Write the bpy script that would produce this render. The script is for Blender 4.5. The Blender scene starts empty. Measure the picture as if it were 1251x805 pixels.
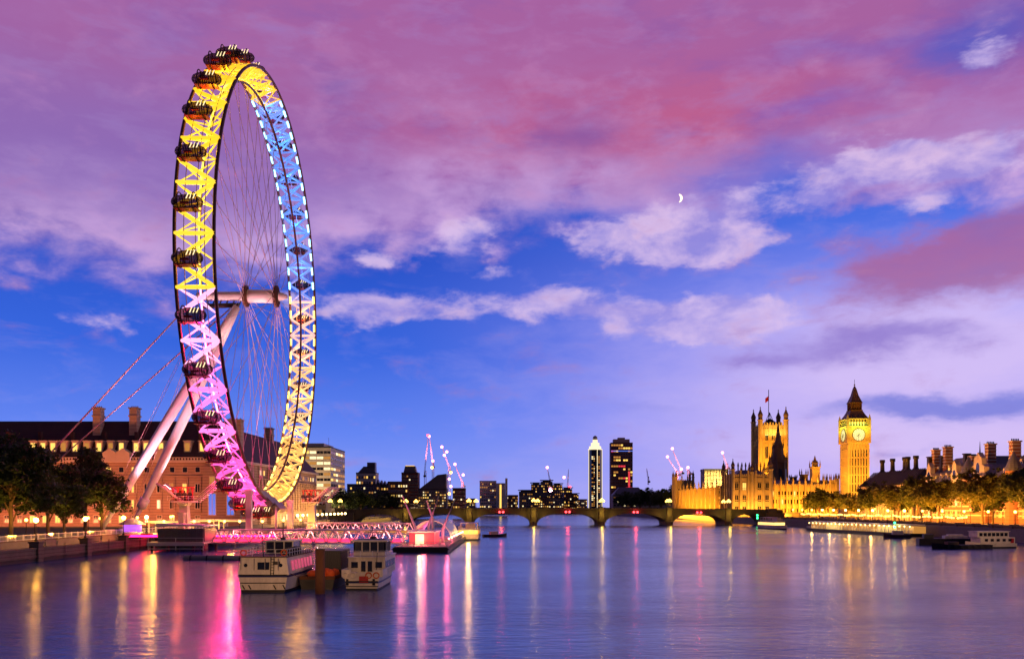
import bpy, math, random
from mathutils import Vector, Matrix
random.seed(7)
S = bpy.context.scene
# ---------------------------------------------------------------- camera
FPX, CX, HY, CH = 1100.0, 625.5, 619.0, 11.0     # focal length (photo px), centre column, horizon row, eye height (m)
cam = bpy.data.objects.new('camera', bpy.data.cameras.new('camera'))
S.collection.objects.link(cam); S.camera = cam
cam.location = (0, 0, CH); cam.rotation_euler = (math.radians(90), 0, 0)
cam.data.sensor_width = 36.0; cam.data.lens = FPX / 1251 * 36
cam.data.shift_y = (HY - 402.5) / 1251
cam.data.clip_start = 0.5; cam.data.clip_end = 30000
S.view_settings.view_transform = 'Standard'; S.view_settings.look = 'None'
S.view_settings.gamma = 1.0; S.view_settings.use_curve_mapping = False
S.view_settings.exposure = 0.0
S.cycles.use_denoising = True
S.cycles.max_bounces = 6; S.cycles.diffuse_bounces = 2; S.cycles.glossy_bounces = 3
S.cycles.transmission_bounces = 3; S.cycles.transparent_max_bounces = 8
S.cycles.sample_clamp_indirect = 6.0; S.cycles.caustics_reflective = False; S.cycles.caustics_refractive = False
S.cycles.use_light_tree = True

def X(px, D): return (px - CX) / FPX * D
def Z(py, D): return CH + (HY - py) / FPX * D
def lin(r, g, b):
    f = lambda c: ((c / 255 + 0.055) / 1.055) ** 2.4 if c > 10 else c / 255 / 12.92
    return (f(r), f(g), f(b), 1.0)

# ---------------------------------------------------------------- sky
world = bpy.data.worlds.new('World'); S.world = world; world.use_nodes = True
NT = world.node_tree; NT.nodes.clear()
class E:
    nt = NT
    def __init__(s, sock): s.s = sock
    def __add__(a, b): return M('ADD', a, b)
    __radd__ = __add__
    def __mul__(a, b): return M('MULTIPLY', a, b)
    __rmul__ = __mul__
    def __sub__(a, b): return M('SUBTRACT', a, b)
    def __rsub__(a, b): return M('SUBTRACT', b, a)
    def __truediv__(a, b): return M('DIVIDE', a, b)
def put(inp, v):
    if isinstance(v, E): E.nt.links.new(v.s, inp)
    else: inp.default_value = v
def M(op, *a):
    n = E.nt.nodes.new('ShaderNodeMath'); n.operation = op
    for i, v in enumerate(a): put(n.inputs[i], v)
    return E(n.outputs[0])
def sstep(x, a, b):
    n = E.nt.nodes.new('ShaderNodeMapRange'); n.interpolation_type = 'SMOOTHSTEP'
    put(n.inputs['Value'], x); n.inputs['From Min'].default_value = a; n.inputs['From Max'].default_value = b
    return E(n.outputs['Result'])
def vec(x, y, z):
    n = E.nt.nodes.new('ShaderNodeCombineXYZ')
    for i, v in enumerate((x, y, z)): put(n.inputs[i], v)
    return E(n.outputs[0])
def noise(v, scale, detail=4, rough=0.55, dist=0.0):
    n = E.nt.nodes.new('ShaderNodeTexNoise'); put(n.inputs['Vector'], v)
    n.inputs['Scale'].default_value = scale; n.inputs['Detail'].default_value = detail
    n.inputs['Roughness'].default_value = rough; n.inputs['Distortion'].default_value = dist
    return E(n.outputs['Fac'])
def mixc(f, a, b, mode='MIX'):
    n = E.nt.nodes.new('ShaderNodeMix'); n.data_type = 'RGBA'; n.blend_type = mode
    put(n.inputs[0], f); put(n.inputs[6], a); put(n.inputs[7], b)
    return E(n.outputs[2])
def ramp(f, stops):
    n = E.nt.nodes.new('ShaderNodeValToRGB'); put(n.inputs[0], f)
    el = n.color_ramp.elements
    while len(el) < len(stops): el.new(0.5)
    for e, (p, c) in zip(el, stops): e.position = p; e.color = c
    return E(n.outputs[0])
def sat(x): return M('MINIMUM', M('MAXIMUM', x, 0.0), 1.0)

tc = NT.nodes.new('ShaderNodeTexCoord'); sp = NT.nodes.new('ShaderNodeSeparateXYZ')
NT.links.new(tc.outputs['Generated'], sp.inputs[0])
dx, dy, dz = (E(sp.outputs[i]) for i in range(3))
u = M('ARCTAN2', dx, dy)
v = M('MAXIMUM', dz, 0.0) / M('MAXIMUM', M('SQRT', dx * dx + dy * dy), 0.05)
def UV(px, py):
    a = math.atan((px - CX) / FPX); return a, (HY - py) / FPX * math.cos(a)
nA = noise(vec(u * 5.0, v * 11.0, 1.3), 1.0, 6, 0.60)
nB = noise(vec(u * 5.0, v * 11.0, 7.7), 1.0, 6, 0.60)
nC = noise(vec(u * 14.0, v * 34.0, 3.1), 1.0, 6, 0.60, 0.3)      # fine cloud grain
nE = noise(vec(u * 17.0, v * 27.0, 2.2), 1.0, 7, 0.56, 0.2)     # puffs
nD = noise(vec(u * 2.2, v * 5.0, 5.9), 1.0, 3, 0.5)              # broad tone
wu = u + (nA - 0.5) * 0.16
wv = v + (nB - 0.5) * 0.085
def blob(px, py, sx, sy, w=1.0, warp=True):
    a, b = UV(px, py); U_, V_ = (wu, wv) if warp else (u, v)
    p = (U_ - a) * (FPX / sx); q = (V_ - b) * (FPX / sy)
    return M('EXPONENT', (p * p + q * q) * -1.0) * w
def bsum(*l):
    r = blob(*l[0])
    for b in l[1:]: r = r + blob(*b)
    return r
# clear sky between the clouds: a Nishita dusk sky tints a blue gradient
sky = NT.nodes.new('ShaderNodeTexSky'); sky.sky_type = 'NISHITA'; sky.sun_disc = False
SUN_EL, SUN_AZ = math.radians(3.0), math.radians(100.0)           # afterglow low in the west, to the right
sky.sun_elevation = SUN_EL; sky.sun_rotation = SUN_AZ
left = ramp(v, [(0.0, lin(142, 160, 246)), (0.08, lin(98, 132, 242)), (0.17, lin(52, 100, 222)), (0.27, lin(36, 80, 200)), (0.6, lin(60, 66, 160))])
right = ramp(v, [(0.0, lin(196, 176, 246)), (0.10, lin(165, 158, 248)), (0.20, lin(150, 150, 245)), (0.30, lin(74, 110, 226)), (0.6, lin(70, 70, 170))])
clear = mixc(sstep(u, -0.18, 0.42), left, right)
# upper deck of pink cloud
g = v + (nB - 0.5) * 0.17 + (nE - 0.5) * 0.10 + sstep(u, -0.02, -0.34) * 0.055
deck = sstep(g, 0.262, 0.335)
deck = sat(deck - bsum((962, 228, 58, 46, 0.95), (715, 262, 75, 17, 0.75), (1205, 48, 85, 30, 0.7), (985, 130, 60, 14, .4), (1010, 70, 120, 14, .3), (1085, 270, 80, 24, 0.8), (870, 215, 40, 16, 0.5), (500, 312, 70, 14, 0.4)))
deckc = mixc(sat(sstep(v + (nD - 0.5) * 0.16, 0.30, 0.47)), lin(146, 114, 196), lin(166, 97, 160))
deckc = mixc(sat(bsum((640, 170, 300, 75, 0.62), (880, 150, 140, 60, 0.5), (1180, 130, 170, 70, 0.25), (150, 60, 200, 60, .35))), deckc, lin(192, 94, 138))
deckc = mixc(sat((nA - 0.50) * 3.6) * .8, deckc, lin(122, 90, 172))
deckc = mixc(sat((nB - 0.50) * 4.0) * sstep(v, 0.56, 0.36) * .65, deckc, lin(188, 148, 210))
deckc = mixc(sat((nE - 0.50) * 4.0) * sstep(v, .56, .30) * .45, deckc, lin(206, 160, 210))
deckc = mixc(sat((nC - 0.50) * 3.5) * .42, deckc, lin(150, 108, 186))
deckc = mixc(sat(bsum((705, 165, 42, 28, 0.6), (410, 100, 30, 16, 0.5), (1215, 45, 60, 25, .6), (60, 300, 150, 40, .35))), deckc, lin(110, 82, 165))
deckc = mixc(sstep(u, 0.02, -0.40) * sstep(v, 0.60, 0.36) * 0.72, deckc, lin(138, 104, 178))
edge = sat(sstep(g, 0.262, 0.30) - sstep(g, 0.325, 0.41)) * sat(nE * 2.6 - 0.75)
deckc = mixc(edge * 0.85, deckc, lin(212, 176, 232))
deckc = mixc(sat(sstep(nE, 0.50, 0.75) * 0.22), deckc, lin(200, 140, 200))
col = mixc(deck, clear, deckc)
# cumulus rows below the deck
rows = bsum((120, 388, 80, 11, .6), (455, 388, 75, 21, .9), (690, 380, 150, 25, 1.05), (885, 388, 90, 27, 1.1), (445, 322, 36, 14, .9), (575, 288, 75, 22, 1.0), (1015, 235, 40, 16, .8), (1075, 195, 60, 20, .9),
            (830, 412, 60, 12, .7), (790, 288, 95, 30, 1.25), (890, 250, 80, 36, 1.0), (1150, 180, 100, 24, .9), (1200, 200, 80, 26, .9), (1120, 250, 80, 16, .7), (1235, 62, 45, 18, .9), (330, 372, 70, 10, .5), (600, 340, 60, 10, .6), (1010, 330, 60, 10, .5), (880, 300, 90, 12, .6))
rowm = sstep(rows + (nE - 0.5) * 1.7 + (nC - .5) * 1.3, 0.36, 0.98)
col = mixc(rowm * 0.80, col, mixc(sat((nE - 0.40) * 4.5), lin(150, 140, 222), lin(220, 194, 236)))
# lavender veil low on the right, dusky bars across it
veil = sat(bsum((1180, 420, 240, 75, .95), (1000, 470, 230, 70, .45), (1200, 545, 190, 34, .8), (930, 545, 160, 40, .35)) + (nC - .5) * .5)
col = mixc(sat(veil) * .75, col, lin(222, 198, 245))
pur = sstep(bsum((1120, 316, 115, 32, 1.1), (1235, 325, 100, 46, 1.1), (1060, 375, 80, 22, .6), (1200, 285, 90, 18, .5)) + (nC - .5) * 1.6 + (nE - .5) * 1.5, 0.05, 1.25)
col = mixc(pur * .85, col, mixc(sat((nA - .42) * 3), lin(172, 98, 148), lin(140, 100, 172)))
bar = sstep(bsum((1010, 425, 120, 24, .85), (1120, 415, 80, 16, .6), (900, 440, 70, 12, .4)) + (nC - .5) * 1.2, 0.1, 1.2)
col = mixc(bar * .85, col, lin(140, 118, 205))
bar2 = sstep(bsum((1200, 498, 120, 15, 1.0), (1060, 505, 120, 12, .7), (800, 490, 90, 12, .5), (1110, 545, 60, 6, .4)) + (nC - .5) * 1.2, 0.1, 1.2)
col = mixc(bar2 * .8, col, lin(106, 118, 216))
# behind the camera and overhead the deck goes on; below the horizon nothing glows
col = mixc(sstep(v, 0.62, 1.5), col, lin(70, 52, 100))
col = mixc(sstep(dy, 0.45, -0.25), col, lin(34, 36, 74))                # the eastern sky behind is already night
bg = NT.nodes.new('ShaderNodeBackground'); put(bg.inputs[0], col); bg.inputs[1].default_value = 1.0
bg2 = NT.nodes.new('ShaderNodeBackground'); NT.links.new(sky.outputs[0], bg2.inputs[0]); bg2.inputs[1].default_value = 0.004
addn = NT.nodes.new('ShaderNodeAddShader'); NT.links.new(bg.outputs[0], addn.inputs[0]); NT.links.new(bg2.outputs[0], addn.inputs[1])
wo = NT.nodes.new('ShaderNodeOutputWorld'); NT.links.new(addn.outputs[0], wo.inputs[0])
# the last of the sun, already almost gone
sun = bpy.data.objects.new('sun', bpy.data.lights.new('sun', 'SUN')); S.collection.objects.link(sun)
sun.data.energy = 0.25; sun.data.angle = math.radians(12); sun.data.color = (1.0, 0.72, 0.66)
_d = Vector((math.sin(SUN_AZ) * math.cos(SUN_EL), math.cos(SUN_AZ) * math.cos(SUN_EL), math.sin(SUN_EL) + .05))
sun.rotation_euler = _d.to_track_quat('Z', 'Y').to_euler()
# ---------------------------------------------------------------- materials
def pm(name, col, rough=0.6, var=0.18, scale=0.6, metal=0.0, bump=0.0, stretch=(1, 1, 1), spec=0.4, bands=None):
    m = bpy.data.materials.new(name); m.use_nodes = True; nt = m.node_tree; b = nt.nodes['Principled BSDF']
    b.inputs['Roughness'].default_value = rough; b.inputs['Metallic'].default_value = metal
    b.inputs['Specular IOR Level'].default_value = spec
    keep = E.nt; E.nt = nt
    t = nt.nodes.new('ShaderNodeTexCoord'); mp = nt.nodes.new('ShaderNodeMapping'); nt.links.new(t.outputs['Object'], mp.inputs[0])
    mp.inputs['Scale'].default_value = stretch
    P_ = E(mp.outputs[0])
    n1 = noise(P_, scale, 5, 0.6); n2 = noise(P_, scale * 7, 3, 0.6)
    k = (n1 - 0.5) * (2.2 * var) + (n2 - 0.5) * (1.2 * var) + 1.0
    if bands:                                            # (size z, strength): courses of masonry
        s3 = nt.nodes.new('ShaderNodeSeparateXYZ'); nt.links.new(t.outputs['Object'], s3.inputs[0])
        fr = M('FRACT', E(s3.outputs[2]) / bands[0])
        k = k * (1.0 - sstep(fr, 0.82, 0.9) * bands[1])
    c = mixc(1.0, (col[0], col[1], col[2], 1), vec(k, k, k), 'MULTIPLY')
    put(b.inputs['Base Color'], c)
    if bump:
        bn = nt.nodes.new('ShaderNodeBump'); bn.inputs['Strength'].default_value = bump
        put(bn.inputs['Height'], n2); nt.links.new(bn.outputs[0], b.inputs['Normal'])
    E.nt = keep
    return m
def em(name, col, strength, sample=False, base=(.02, .02, .02)):
    if name.endswith('_led'): base, strength = (.22, .22, .22), strength * .95
    m = bpy.data.materials.new(name); m.use_nodes = True; b = m.node_tree.nodes['Principled BSDF']
    b.inputs['Base Color'].default_value = (*base, 1); b.inputs['Roughness'].default_value = 0.35
    b.inputs['Emission Color'].default_value = (col[0], col[1], col[2], 1); b.inputs['Emission Strength'].default_value = strength
    m.cycles.emission_sampling = 'AUTO' if sample else 'NONE'
    return m
def leafmat(name, c1, c2):
    m = bpy.data.materials.new(name); m.use_nodes = True; nt = m.node_tree; b = nt.nodes['Principled BSDF']
    keep = E.nt; E.nt = nt
    g_ = nt.nodes.new('ShaderNodeNewGeometry')
    t = nt.nodes.new('ShaderNodeTexCoord')
    n1 = noise(E(t.outputs['Object']), 0.35, 3)
    f = sat(E(g_.outputs['Random Per Island']) * 0.6 + (n1 - 0.5) * 1.4 + 0.2)
    c = mixc(f, (*c1, 1), (*c2, 1)); put(b.inputs['Base Color'], c)
    b.inputs['Roughness'].default_value = 0.55; b.inputs['Specular IOR Level'].default_value = 0.25
    tr = nt.nodes.new('ShaderNodeBsdfTranslucent'); put(tr.inputs[0], c)
    mx = nt.nodes.new('ShaderNodeMixShader'); mx.inputs[0].default_value = 0.3
    nt.links.new(b.outputs[0], mx.inputs[1]); nt.links.new(tr.outputs[0], mx.inputs[2])
    nt.links.new(mx.outputs[0], nt.nodes['Material Output'].inputs[0])
    E.nt = keep
    return m
MT = dict(
    stone=pm('portland_stone', (.42, .34, .27), .8, .2, .25, bump=.3, bands=(1.4, .35)),
    brick=pm('brick', (.30, .13, .085), .85, .25, .3, bump=.3, bands=(1.6, .25)),
    hallstone=pm('hall_masonry', (.33, .235, .19), .85, .25, .2, bump=.4, bands=(1.1, .55)),
    gothic=pm('gothic_stone', (.42, .31, .16), .85, .25, .22, bump=.4),
    gothicd=pm('dark_stone', (.17, .11, .07), .85, .3, .2, bump=.4),  # darker brown stone for spires, caps and small towers
    trim=pm('pale_trim', (.52, .45, .38), .7, .12, .4),
    slate=pm('slate', (.13, .135, .175), .55, .3, .5, bump=.3, bands=(.9, .3)),
    tile=pm('clay_tile', (.07, .034, .03), .7, .3, .4, bump=.3, bands=(1.0, .3)),
    lead=pm('lead_roof', (.05, .05, .055), .5, .25, .4),
    spireroof=pm('spire_roof', (.13, .075, .06), .5, .3, .8), iron=pm('dark_iron', (.035, .03, .03), .5, .3, 1.5, metal=.3),
    gold=pm('gilding', (.6, .38, .08), .35, .2, 1, metal=.8),
    concrete=pm('concrete', (.36, .32, .28), .8, .2, .3, bump=.2),
    panel=pm('white_panel', (.62, .58, .52), .55, .1, .4),
    darkwall=pm('dark_cladding', (.12, .11, .13), .4, .25, .3),
    redbrick=pm('red_cladding', (.17, .06, .045), .7, .25, .3),
    glass=pm('dark_glass', (.015, .018, .028), .12, .2, .2, spec=.8),
    white=pm('white_paint', (.74, .72, .70), .4, .10, .8, bump=.05),
    boatwhite=pm('boat_white', (.68, .60, .50), .4, .34, .9, stretch=(1.6, 1.6, .25)),
    boatblue=pm('boat_blue', (.02, .03, .14), .35, .1, 1),
    boatblack=pm('boat_black', (.018, .016, .018), .5, .4, .8),
    weed=pm('tide_weed', (.022, .026, .014), .6, .5, .8, bump=.5),
    rust=pm('rusty_steel', (.10, .038, .016), .85, .45, 1.2, bump=.4, stretch=(1, 1, .3)),
    tarp=pm('orange_tarpaulin', (.62, .10, .02), .7, .25, 1.5, bump=.4),
    container=pm('container_paint', (.014, .014, .03), .5, .3, .6),
    wood=pm('deck_timber', (.16, .10, .06), .75, .3, .5, stretch=(1, 6, 1), bump=.2),
    wall=pm('embankment_granite', (.20, .145, .10), .85, .35, .35, bump=.5, bands=(.75, .5)),
    paving=pm('paving', (.20, .17, .15), .8, .25, .5, bump=.2),
    asphalt=pm('asphalt', (.05, .05, .052), .85, .25, .6, bump=.2),
    ground=pm('city_ground', (.07, .06, .05), .9, .3, .05),
    grass=pm('lawn', (.035, .06, .02), .9, .4, .6, bump=.5),
    bark=pm('bark', (.11, .075, .05), .9, .35, 1.2, bump=.6, stretch=(1, 1, .25)),
    bridge=pm('bridge_paint', (.065, .052, .034), .55, .25, .3, bump=.15),
    bridgestone=pm('bridge_stone', (.13, .105, .075), .8, .3, .35, bump=.3, bands=(.8, .4)),
    redpaint=pm('red_paint', (.45, .02, .02), .4, .15, 1),
    crane=pm('crane_paint', (.62, .42, .42), .5, .15, 1),
    skin=pm('skin', (.45, .28, .2), .6, .1, 3),
    cloth=pm('dark_cloth', (.05, .05, .07), .9, .3, 3),
    cloth2=pm('pale_cloth', (.35, .30, .28), .9, .3, 3),
    rimsteel=pm('rim_steel', (.17, .065, .04), .5, .3, 1, metal=.2),
    capsule=pm('tinted_glass', (.06, .035, .04), .12, .5, .5, spec=.9),
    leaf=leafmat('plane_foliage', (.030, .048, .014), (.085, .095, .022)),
    leafdark=leafmat('dark_foliage', (.028, .052, .016), (.055, .085, .028)),  # deeper green leaf tones
    leafgold=leafmat('yellowish_foliage', (.040, .066, .014), (.12, .10, .020)),  # yellower leaf tones
)
_m = MT['capsule']; _t = _m.node_tree.nodes.new('ShaderNodeBsdfTransparent'); _x = _m.node_tree.nodes.new('ShaderNodeMixShader'); _x.inputs[0].default_value = .52
_t.inputs[0].default_value = (.75, .6, .62, 1)
_m.node_tree.links.new(_m.node_tree.nodes['Principled BSDF'].outputs[0], _x.inputs[1]); _m.node_tree.links.new(_t.outputs[0], _x.inputs[2]); _m.node_tree.links.new(_x.outputs[0], _m.node_tree.nodes['Material Output'].inputs[0])
YEL = (1.0, .56, .01); MAG = (1.0, .06, .50); BLU = (.03, .20, 1.0); AMB = (1.0, .42, .06)
MT.update(
    ledyel=em('yellow_led', (1.0, .52, .01), 1.35), ledmag=em('magenta_led', (1.0, .17, .60), 1.35),
    ledblu=em('blue_led', (.10, .28, 1.0), .75), ledamb=em('amber_led', (1.0, .48, .12), .95),
    hotyel=em('yellow_tube', (1.0, .75, .10), 2.2), hotmag=em('magenta_tube', (1.0, .35, .85), 3.0),
    hotblu=em('ice_blue_lamp', (.25, .65, 1.0), 5.0), lampbridge=em('bridge_lamp_globe', (1.0, .52, .08), 6.5, True), hotamb=em('amber_lamp', (1.0, .72, .12), 4.0),
    walllamp=em('wall_lamp_globe', (1.0, .46, .06), 60, True), lamp=em('sodium_globe', (1.0, .48, .07), 13, True), lampwhite=em('warm_white_globe', (1.0, .66, .22), 11, True),
    lampfar=em('sodium_globe_far', (1.0, .46, .07), 9), redlamp=em('red_lamp', (1.0, .04, .05), 9),
    pinklamp=em('pink_lamp', (1.0, .30, .42), 6), greenlamp=em('green_lamp', (.03, 1.0, .25), 8),
    win1=em('lit_window_yellow', (1.0, .60, .12), 1.5), win2=em('lit_window_white', (1.0, .80, .42), 1.5), win3=em('lit_window_dim', (1.0, .42, .08), .55),
    winblue=em('lit_window_blue', (.12, .25, 1.0), .8), winred=em('red_glow', (1.0, .05, .08), .9), winpurple=em('lit_window_purple', (.55, .12, 1.0), 1.2),
    magstrip=em('magenta_fill_strip', (1.0, .003, .05), 24.0), hallglow=em('hall_glow', (1.0, .60, .16), 1.1), shop=em('bright_interior', (1.0, .62, .16), 2.6), boatpane=em('boat_pane', (1.0, .12, .26), .55), boatlight=em('boat_saloon_light', (1.0, .45, .08), 2.0),
    pinkstrip=em('pink_light_strip', (1.0, .02, .09), 3.2), clock=em('clock_dial', (1.0, .82, .30), 1.25), belfry=em('belfry_lamp', (.75, 1.0, .15), 1.5),
    moon=em('moon', (1.0, .82, .50), 2.2), whitestrip=em('white_outline_light', (1.0, .80, .5), 1.3),
)
# ---------------------------------------------------------------- geometry helpers
class MB:
    def __init__(s): s.v = []; s.f = []; s.mi = []; s.c = 0; s.sm = []
    def add(s, vs, fs, smooth=False):
        o = len(s.v); s.v += [Vector(p) for p in vs]
        for f in fs: s.f.append([i + o for i in f]); s.mi.append(s.c); s.sm.append(smooth)
        return s
    def box(s, x0, x1, y0, y1, z0, z1):
        return s.add([(x, y, z) for z in (z0, z1) for y in (y0, y1) for x in (x0, x1)],
                     [(0, 2, 3, 1), (4, 5, 7, 6), (0, 1, 5, 4), (2, 6, 7, 3), (0, 4, 6, 2), (1, 3, 7, 5)])
    def obox(s, c, t, n, w, d, h):                       # centre, along, outward, half sizes in t, n, z
        c, t, n = Vector(c), Vector(t), Vector(n); k = Vector((0, 0, 1))
        return s.add([c + t * (a * w) + n * (b * d) + k * (e * h) for e in (-1, 1) for b in (-1, 1) for a in (-1, 1)],
                     [(0, 2, 3, 1), (4, 5, 7, 6), (0, 1, 5, 4), (2, 6, 7, 3), (0, 4, 6, 2), (1, 3, 7, 5)])
    def tube(s, pts, rs, n=8, caps=True, smooth=True):
        pts = [Vector(p) for p in pts]
        if not isinstance(rs, (list, tuple)): rs = [rs] * len(pts)
        vs, fs = [], []
        for i, p in enumerate(pts):
            d = (pts[min(i + 1, len(pts) - 1)] - pts[max(i - 1, 0)]).normalized()
            a = d.orthogonal() if abs(d.z) > .95 else d.cross(Vector((0, 0, 1)))
            a.normalize(); b = d.cross(a)
            for k in range(n):
                q = 2 * math.pi * (k + .5) / n; vs.append(p + (a * math.cos(q) + b * math.sin(q)) * rs[i])
        for i in range(len(pts) - 1):
            for k in range(n):
                k2 = (k + 1) % n; fs.append((i * n + k, i * n + k2, (i + 1) * n + k2, (i + 1) * n + k))
        s.add(vs, fs, smooth)
        if caps:
            o = len(s.v) - len(vs)
            s.f.append([o + k for k in range(n)][::-1]); s.mi.append(s.c); s.sm.append(False)
            s.f.append([o + (len(pts) - 1) * n + k for k in range(n)]); s.mi.append(s.c); s.sm.append(False)
        return s
    def lathe(s, cx, cy, prof, n=12, ph=0.0, smooth=True):
        vs, fs = [], []
        for r, z in prof:
            for k in range(n):
                q = 2 * math.pi * (k + ph) / n; vs.append((cx + r * math.cos(q), cy + r * math.sin(q), z))
        for i in range(len(prof) - 1):
            for k in range(n):
                k2 = (k + 1) % n; fs.append((i * n + k, i * n + k2, (i + 1) * n + k2, (i + 1) * n + k))
        fs.append(list(range(n))[::-1]); fs.append([(len(prof) - 1) * n + k for k in range(n)])
        return s.add(vs, fs, smooth)
    def sq(s, cx, cy, prof):                              # square tower sections (half width, z)
        vs, fs = [], []
        for r, z in prof: vs += [(cx - r, cy - r, z), (cx + r, cy - r, z), (cx + r, cy + r, z), (cx - r, cy + r, z)]
        for i in range(len(prof) - 1):
            for k in range(4): fs.append((i * 4 + k, i * 4 + (k + 1) % 4, i * 4 + 4 + (k + 1) % 4, i * 4 + 4 + k))
        m = len(prof) - 1; fs += [(3, 2, 1, 0), (m * 4, m * 4 + 1, m * 4 + 2, m * 4 + 3)]
        return s.add(vs, fs)
    def ball(s, c, r, n=8, m=6):
        if not isinstance(r, (tuple, list)): r = (r, r, r)
        vs, fs = [(c[0], c[1], c[2] - r[2])], []
        for i in range(1, m):
            a = -math.pi / 2 + math.pi * i / m
            for k in range(n):
                q = 2 * math.pi * k / n
                vs.append((c[0] + r[0] * math.cos(a) * math.cos(q), c[1] + r[1] * math.cos(a) * math.sin(q), c[2] + r[2] * math.sin(a)))
        vs.append((c[0], c[1], c[2] + r[2])); L = len(vs) - 1
        for k in range(n):
            k2 = (k + 1) % n; fs.append((0, 1 + k2, 1 + k)); fs.append((L, L - n + k, L - n + k2))
            for i in range(m - 2): fs.append((1 + i * n + k, 1 + i * n + k2, 1 + (i + 1) * n + k2, 1 + (i + 1) * n + k))
        return s.add(vs, fs, True)
    def prism(s, poly, z0, z1, poly1=None):
        n = len(poly); p1 = poly1 or poly
        vs = [(a, b, z0) for a, b in poly] + [(a, b, z1) for a, b in p1]
        return s.add(vs, [list(range(n))[::-1], list(range(n, 2 * n))] + [(k, (k + 1) % n, n + (k + 1) % n, n + k) for k in range(n)])
    def extr(s, poly, d):                                 # 3D polygon swept by a vector
        n = len(poly); d = Vector(d); p = [Vector(q) for q in poly]
        return s.add(p + [q + d for q in p], [list(range(n))[::-1], list(range(n, 2 * n))] + [(k, (k + 1) % n, n + (k + 1) % n, n + k) for k in range(n)])
    def hip(s, x0, x1, y0, y1, z0, z1, ix, iy):           # hipped roof: ridge inset ix, iy
        return s.prism([(x0, y0), (x1, y0), (x1, y1), (x0, y1)], z0, z1, [(x0 + ix, y0 + iy), (x1 - ix, y0 + iy), (x1 - ix, y1 - iy), (x0 + ix, y1 - iy)])
    def build(s, name, mats, parent=None, local=False, label=None, kind=None):
        if not isinstance(mats, (list, tuple)): mats = [mats]
        off = Vector((0, 0, 0)) if (local or parent is None) else ROOT[parent]
        me = bpy.data.meshes.new(name); me.from_pydata([tuple(p - off) for p in s.v], [], s.f)
        for m in mats: me.materials.append(MT[m] if isinstance(m, str) else m)
        me.polygons.foreach_set('material_index', s.mi); me.polygons.foreach_set('use_smooth', s.sm); me.update()
        o = bpy.data.objects.new(name, me); S.collection.objects.link(o)
        if parent is not None:
            o.parent = parent; ROOT[o] = ROOT[parent]
        if label: o['label'] = label
        if kind: o['kind'] = kind
        return o
ROOT = {}
def tag(o, label, cat, group=None):
    o['label'] = label; o['category'] = cat
    if group: o['group'] = group
    return o
def T(name, label, cat, loc, group=None, rz=0.0):
    o = bpy.data.objects.new(name, None); S.collection.objects.link(o); o.empty_display_size = .5
    o.location = loc; o.rotation_euler = (0, 0, rz); ROOT[o] = Vector(loc)
    return tag(o, label, cat, group)
def center(o):                                            # a one-mesh thing: put its origin at its base
    me = o.data; n = len(me.vertices)
    c = Vector((sum(p.co.x for p in me.vertices) / n, sum(p.co.y for p in me.vertices) / n, min(p.co.z for p in me.vertices)))
    me.transform(Matrix.Translation(-c)); o.location = c; return o
def struct(name, mb, mat): return mb.build(name, mat, kind='structure')
def tree_copy(o, parent=None):
    c = o.copy(); S.collection.objects.link(c); c.parent = parent
    for ch in list(o.children): tree_copy(ch, c)
    return c
def dup(o, loc, label=None, rz=None, sc=None):
    c = tree_copy(o); c.location = loc
    if label: c['label'] = label
    if rz is not None: c.rotation_euler.z = rz
    if sc: c.scale = sc if isinstance(sc, tuple) else (sc, sc, sc)
    return c
ORD = ['first', 'second', 'third', 'fourth', 'fifth', 'sixth', 'seventh', 'eighth', 'ninth', 'tenth', 'eleventh', 'twelfth', 'thirteenth', 'fourteenth', 'fifteenth', 'sixteenth', 'seventeenth', 'eighteenth', 'nineteenth', 'twentieth']
def light(kind, loc, col, power, size=0.5, target=None, sx=None, sy=None, spot=None):
    l = bpy.data.lights.new('lamp_or_fill_light', kind); l.energy = power; l.color = col
    if kind == 'AREA':
        l.shape = 'RECTANGLE'; l.size = sx; l.size_y = sy
    else: l.shadow_soft_size = size
    if spot: l.spot_size = math.radians(spot); l.spot_blend = .6
    o = bpy.data.objects.new('lamp_or_fill_light', l); S.collection.objects.link(o); o.location = loc
    if target is not None: o.rotation_euler = (Vector(target) - Vector(loc)).to_track_quat('-Z', 'Y').to_euler()
    return o
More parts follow.
